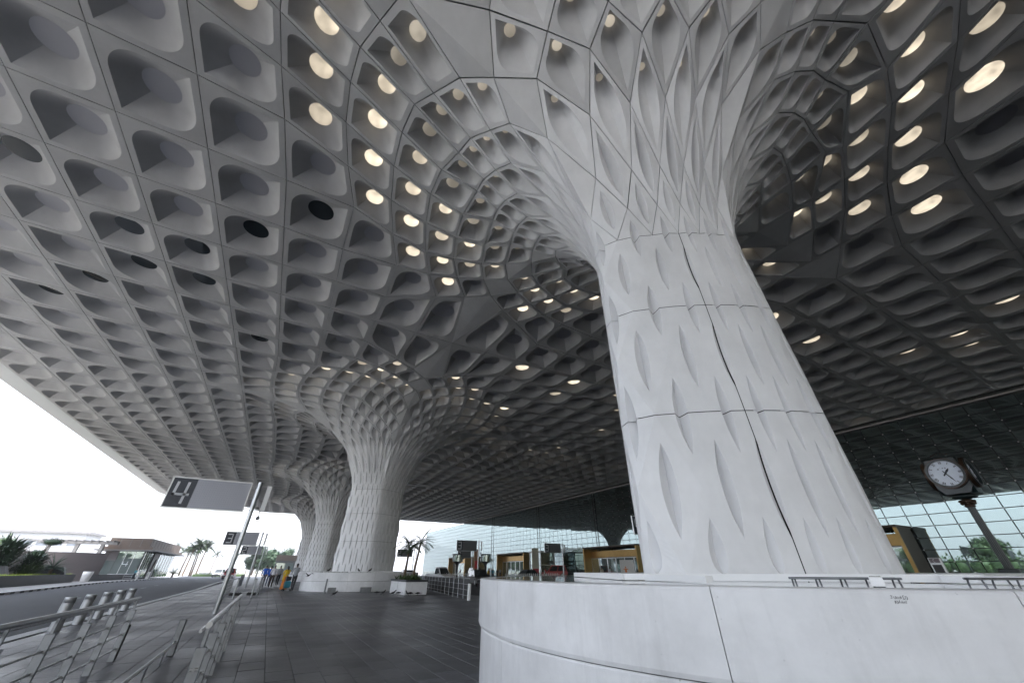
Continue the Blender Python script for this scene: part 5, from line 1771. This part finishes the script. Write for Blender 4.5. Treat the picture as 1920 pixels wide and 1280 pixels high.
dg = bpy.context.evaluated_depsgraph_get()
BODY = {}
for k, (o, J, E) in temps.items():
    BODY[k] = (bpy.data.meshes.new_from_object(o.evaluated_get(dg)), J, E)
for k, (o, J, E) in temps.items():
    m_ = o.data; bpy.data.objects.remove(o); bpy.data.meshes.remove(m_)
def person(label, pose, x, y, rz, top, legs, z=0.0, scale=1.0, group=None, skirt=False, hairlong=False):
    src, J, E = BODY[pose]
    me = src.copy(); me.name = 'person'
    me.materials.clear()
    for m_ in (M['skin'], CLO[top], CLO[legs], M['shoe'], M['hair']): me.materials.append(m_)
    for p in me.polygons:
        c = p.center
        best, bd = None, 9
        for a, b in E:
            A_, B_ = J[a], J[b]; d = B_ - A_
            t = max(0, min(1, (c - A_).dot(d) / d.length_squared))
            q = (c - (A_ + d * t)).length
            if q < bd: bd, best, bt = q, (a, b), t
        a, b = best
        k = 1
        if a[:3] in ('hip', 'kne') or (a == 'pelvis' and b[:3] == 'hip') or (a == 'pelvis' and c.z < .93): k = 2
        if a[:3] == 'ank': k = 3
        if a[:3] == 'wri' or (a[:3] == 'elb' and bt > .55): k = 0
        if a in ('neck', 'jaw', 'head') or (a == 'chest' and b == 'neck' and c.z > 1.44): k = 0
        if k == 0 and c.z > 1.52 and a in ('jaw', 'head', 'neck'):
            ly = c.y - (J['head'].y)
            if c.z > 1.665 or ly < .005 or (hairlong and ly < .03): k = 4
        p.material_index = k
        p.use_smooth = True
    o = obj('person', me, None, (x, y, z), (0, 0, rz))
    o.scale = (scale, scale, scale)
    tag(o, label, 'person', group)
    if skirt:
        b = MB(); b.lathe([(.17, .98), (.20, .85), (.23, .5), (.27, .12), (.25, .10)], 14, sy=.8, capb=False, capt=False); b.build('skirt', CLO[legs], o)
        b = MB(); b.tube([(.12, .02, 1.42), (.06, .1, 1.25), (-.14, .06, 1.0), (-.2, -.08, .7)], [.05, .09, .1, .06], 8); b.build('scarf', CLO[top], o)
    if hairlong:
        b = MB(); b.ball((0, -.06, 1.52), (.07, .05, .13), 10, 7); b.build('hair', M['hair'], o)
    return o
person('person in a bright blue shirt and dark trousers walking away', 'walk', -.16, 44.3, R(3), 'blue', 'navy')
person('person in a white shirt and brown trousers walking away beside the blue shirt', 'walk2', .50, 44.1, R(-3), 'white', 'brown')
person('person in a mid blue top just ahead of the two walking men', 'stand', .25, 47.5, R(0), 'blue', 'jeans', scale=.98)
person('person in grey peeping out beyond the white shirt', 'walk', 1.05, 48.0, R(5), 'grey', 'dark', scale=1.0)
person('person in a yellow and orange sari pushing beside the luggage trolley', 'push', 1.32, 36.7, R(12), 'yellow', 'orange', skirt=True, hairlong=True, scale=.93)
person('person in a pale grey shirt and dark trousers leaning on the luggage trolley', 'push', 1.85, 35.4, R(10), 'grey', 'dark', scale=1.02)
person('person with a blue top sitting before the glazed booth across the road', 'sit', -19.9, 97, R(160), 'teal', 'navy', .05, .9)
CROWD = [(37.5, 59, 'red', 'dark', 'walk', 'tiny person in a red top walking left of the glass box'), (38.8, 57.2, 'white', 'dark', 'stand', 'tiny person in a white top by the glass box'), (40.6, 54.5, 'dark', 'navy', 'stand', 'tiny person in black near the gold portal edge'),
         (44.6, 50, 'cream', 'dark', 'walk2', 'tiny person in a cream top inside the gold portal left of the column'), (44.0, 82, 'grey', 'dark', 'stand', 'tiny person in grey at the doors of the far gold portal'), (43.0, 84, 'navy', 'dark', 'walk', 'tiny person in navy at the far gold portal'),
         (42.6, 86, 'jeans', 'jeans', 'stand', 'tiny person all in denim blue at the far gold portal'), (41.8, 88.2, 'orange', 'dark', 'stand', 'tiny person in an orange top at the far gold portal'), (42.2, 90.6, 'cream', 'brown', 'stand', 'tiny person in cream and brown at the far gold portal'),
         (41, 93, 'brown', 'navy', 'walk2', 'tiny person in a brown top left of the far gold portal'), (40.2, 95.4, 'magenta', 'dark', 'stand', 'tiny person in pink left of the far gold portal'), (31.8, 63, 'blue', 'dark', 'stand', 'tiny person in a blue top standing among the cars'),
         (33.2, 64.4, 'teal', 'navy', 'walk', 'tiny person in a teal top walking among the cars'), (34.4, 65.2, 'dark', 'dark', 'stand', 'tiny person all in black among the cars'), (30.4, 60.6, 'yellow', 'navy', 'stand', 'tiny person in a yellow top right of the information pillar'),
         (43, 46.5, 'white', 'navy', 'stand', 'tiny person in white beside the poster board, against the column'), (42.6, 62.5, 'red', 'brown', 'walk2', 'tiny person in a red top by the show car stand')]
for k, (x, y, t_, l_, p_, lab) in enumerate(CROWD):
    person(lab, p_, x, y, R(40 * k), t_, l_, .02 if x > 39 else -.1, group='distant travellers at the terminal doors')
# luggage trolley
lt = thing('luggage_trolley', 'luggage trolley with a blue bag pushed by the pair in front of the second plinth', 'trolley', (1.5, 36.55, 0), R(11))
b = MB()
for sx in (-.25, .25): b.tube([(sx, -.42, 1.02), (sx, -.38, .2), (sx, .45, .14)], .016, 6)
b.tube([(-.25, -.42, 1.02), (.25, -.42, 1.02)], .02, 6)
for yy in (-.2, .1, .4): b.tube([(-.25, yy, .17), (.25, yy, .17)], .012, 6)
b.build('frame', M['steel'], lt)
for (sx, yy) in ((-.22, -.3), (.22, -.3), (0, .4)):
    b = MB(); b.tube([(sx - .02, yy, .07), (sx + .02, yy, .07)], .07, 10); b.build('wheel', M['tyre'], lt)
b = MB(); b.rbox((0, .05, .40), (.42, .55, .42), .06); tag(b.build('travel_bag', CLO['teal'], None, (1.5, 36.55, 0), R(11)), 'teal blue travel bag lying on the luggage trolley', 'bag')
b = MB(); b.rbox((0, .05, .76), (.38, .4, .26), .05); tag(b.build('travel_bag', CLO['dark'], None, (1.5, 36.55, 0), R(11)), 'dark bag on top of the teal one on the trolley', 'bag')

# ------------------------------------------------------------------ birds
M.update(crow=mat('crow', (.012, .012, .014), .45), crowgrey=mat('crow_neck', (.07, .068, .065), .6))
def bird(label, x, y, z, rz, pose='stand', scale=1.0, group='crows on the paving'):
    o = thing('crow', label, 'bird', (x, y, z), rz, group)
    b = MB()
    pitch = .35 if pose == 'stand' else (-.1 if pose == 'peck' else .1)
    path = [(0, -.20, .16 - pitch * .22), (0, -.10, .17 - pitch * .06), (0, 0, .185), (0, .08, .19 + pitch * .10), (0, .125, .20 + pitch * .24), (0, .165, .205 + pitch * .34), (0, .20, .20 + pitch * .34), (0, .235, .192 + pitch * .32)]
    b.tube(path, [.012, .042, .064, .060, .040, .038, .02, .004], 10)
    b.build('body', M['crow'], o)
    t = MB(); t.box((0, 0, 0), (.07, .17, .012)); to = t.build('tail', M['crow'], o, (0, -.26, .145 - pitch * .26)); to.rotation_euler = (pitch * .9, 0, 0)
    if pose == 'fly':
        for s in (-1, 1):
            w = MB()
            vs = [(s * .04, .08, .21), (s * .04, -.08, .20), (s * .22, -.06, .33), (s * .24, .08, .35), (s * .42, -.12, .30), (s * .46, -.02, .31)]
            w.add(vs + [(a, b_, c_ - .012) for a, b_, c_ in vs], [(0, 1, 2, 3), (3, 2, 4, 5), (9, 8, 7, 6), (11, 10, 8, 9), (0, 3, 9, 6), (3, 5, 11, 9), (5, 4, 10, 11), (4, 2, 8, 10), (2, 1, 7, 8)], 0, False)
            w.build('wing', M['crow'], o)
    else:
        for s in (-1, 1):
            w = MB(); w.ball((s * .05, -.04, .185), (.02, .13, .045), 8, 6); w.build('wing', M['crow'], o)
            l = MB(); l.tube([(s * .025, .01, .13), (s * .028, .0, .06), (s * .028, .012, .005), (s * .028, .05, .004)], .006, 5); l.build('leg', M['crow'], o)
    o.scale = (scale,) * 3
    return o
bird('crow flying with raised wings in front of the second plinth', 2.55, 33.2, .82, R(-35), 'fly', .85, group='crows about the forecourt')
BD = [(3.74, 27.4, -70, 'stand', 'lone crow standing on the paving below the steel post'), (6.2, 27.6, 80, 'peck', 'crow pecking, leftmost of the group by the palm planter'), (6.5, 27.2, -60, 'stand', 'upright crow beside the pecking one, left of the palm planter'),
      (6.95, 26.6, -100, 'stand', 'left crow of the pair leaning together near the planter'), (7.2, 26.4, 70, 'peck', 'right crow of the pair leaning together near the planter'), (7.5, 25.6, 20, 'stand', 'crow at the near left corner of the white planter'),
      (7.72, 25.7, -80, 'peck', 'crow just right of the planter corner'), (8.1, 25.4, 100, 'peck', 'rightmost crow, in front of the white planter face')]
for (x, y, a, p_, lab) in BD: bird(lab, x, y, 0, R(a), p_, .78, 'crows on the paving')
for (x, y, a, lab) in ((3.75, 32.9, -80, 'crow perched on the second plinth, leftmost'), (5.6, 31.75, 30, 'crow perched on the second plinth, middle'), (6.35, 31.6, -60, 'crow perched on the second plinth, rightmost')):
    bird(lab, x, y, PTOP, R(a), 'stand', .72, 'crows on the second plinth')

# ------------------------------------------------------------------ haze over the whole place
hz = MB(); hz.box((0, 1600, 130), (5200, 3900, 270))
hm = bpy.data.materials.new('haze'); hm.use_nodes = True
hm.node_tree.nodes.remove(hm.node_tree.nodes['Principled BSDF'])
pvn = hm.node_tree.nodes.new('ShaderNodeVolumePrincipled')
pvn.inputs['Color'].default_value = (.93, .95, 1, 1)
pvn.inputs['Density'].default_value = .0006
pvn.inputs['Anisotropy'].default_value = 0.0
hm.node_tree.links.new(pvn.outputs[0], hm.node_tree.nodes['Material Output'].inputs['Volume'])
tag(hz.build('haze', hm), kind='stuff')
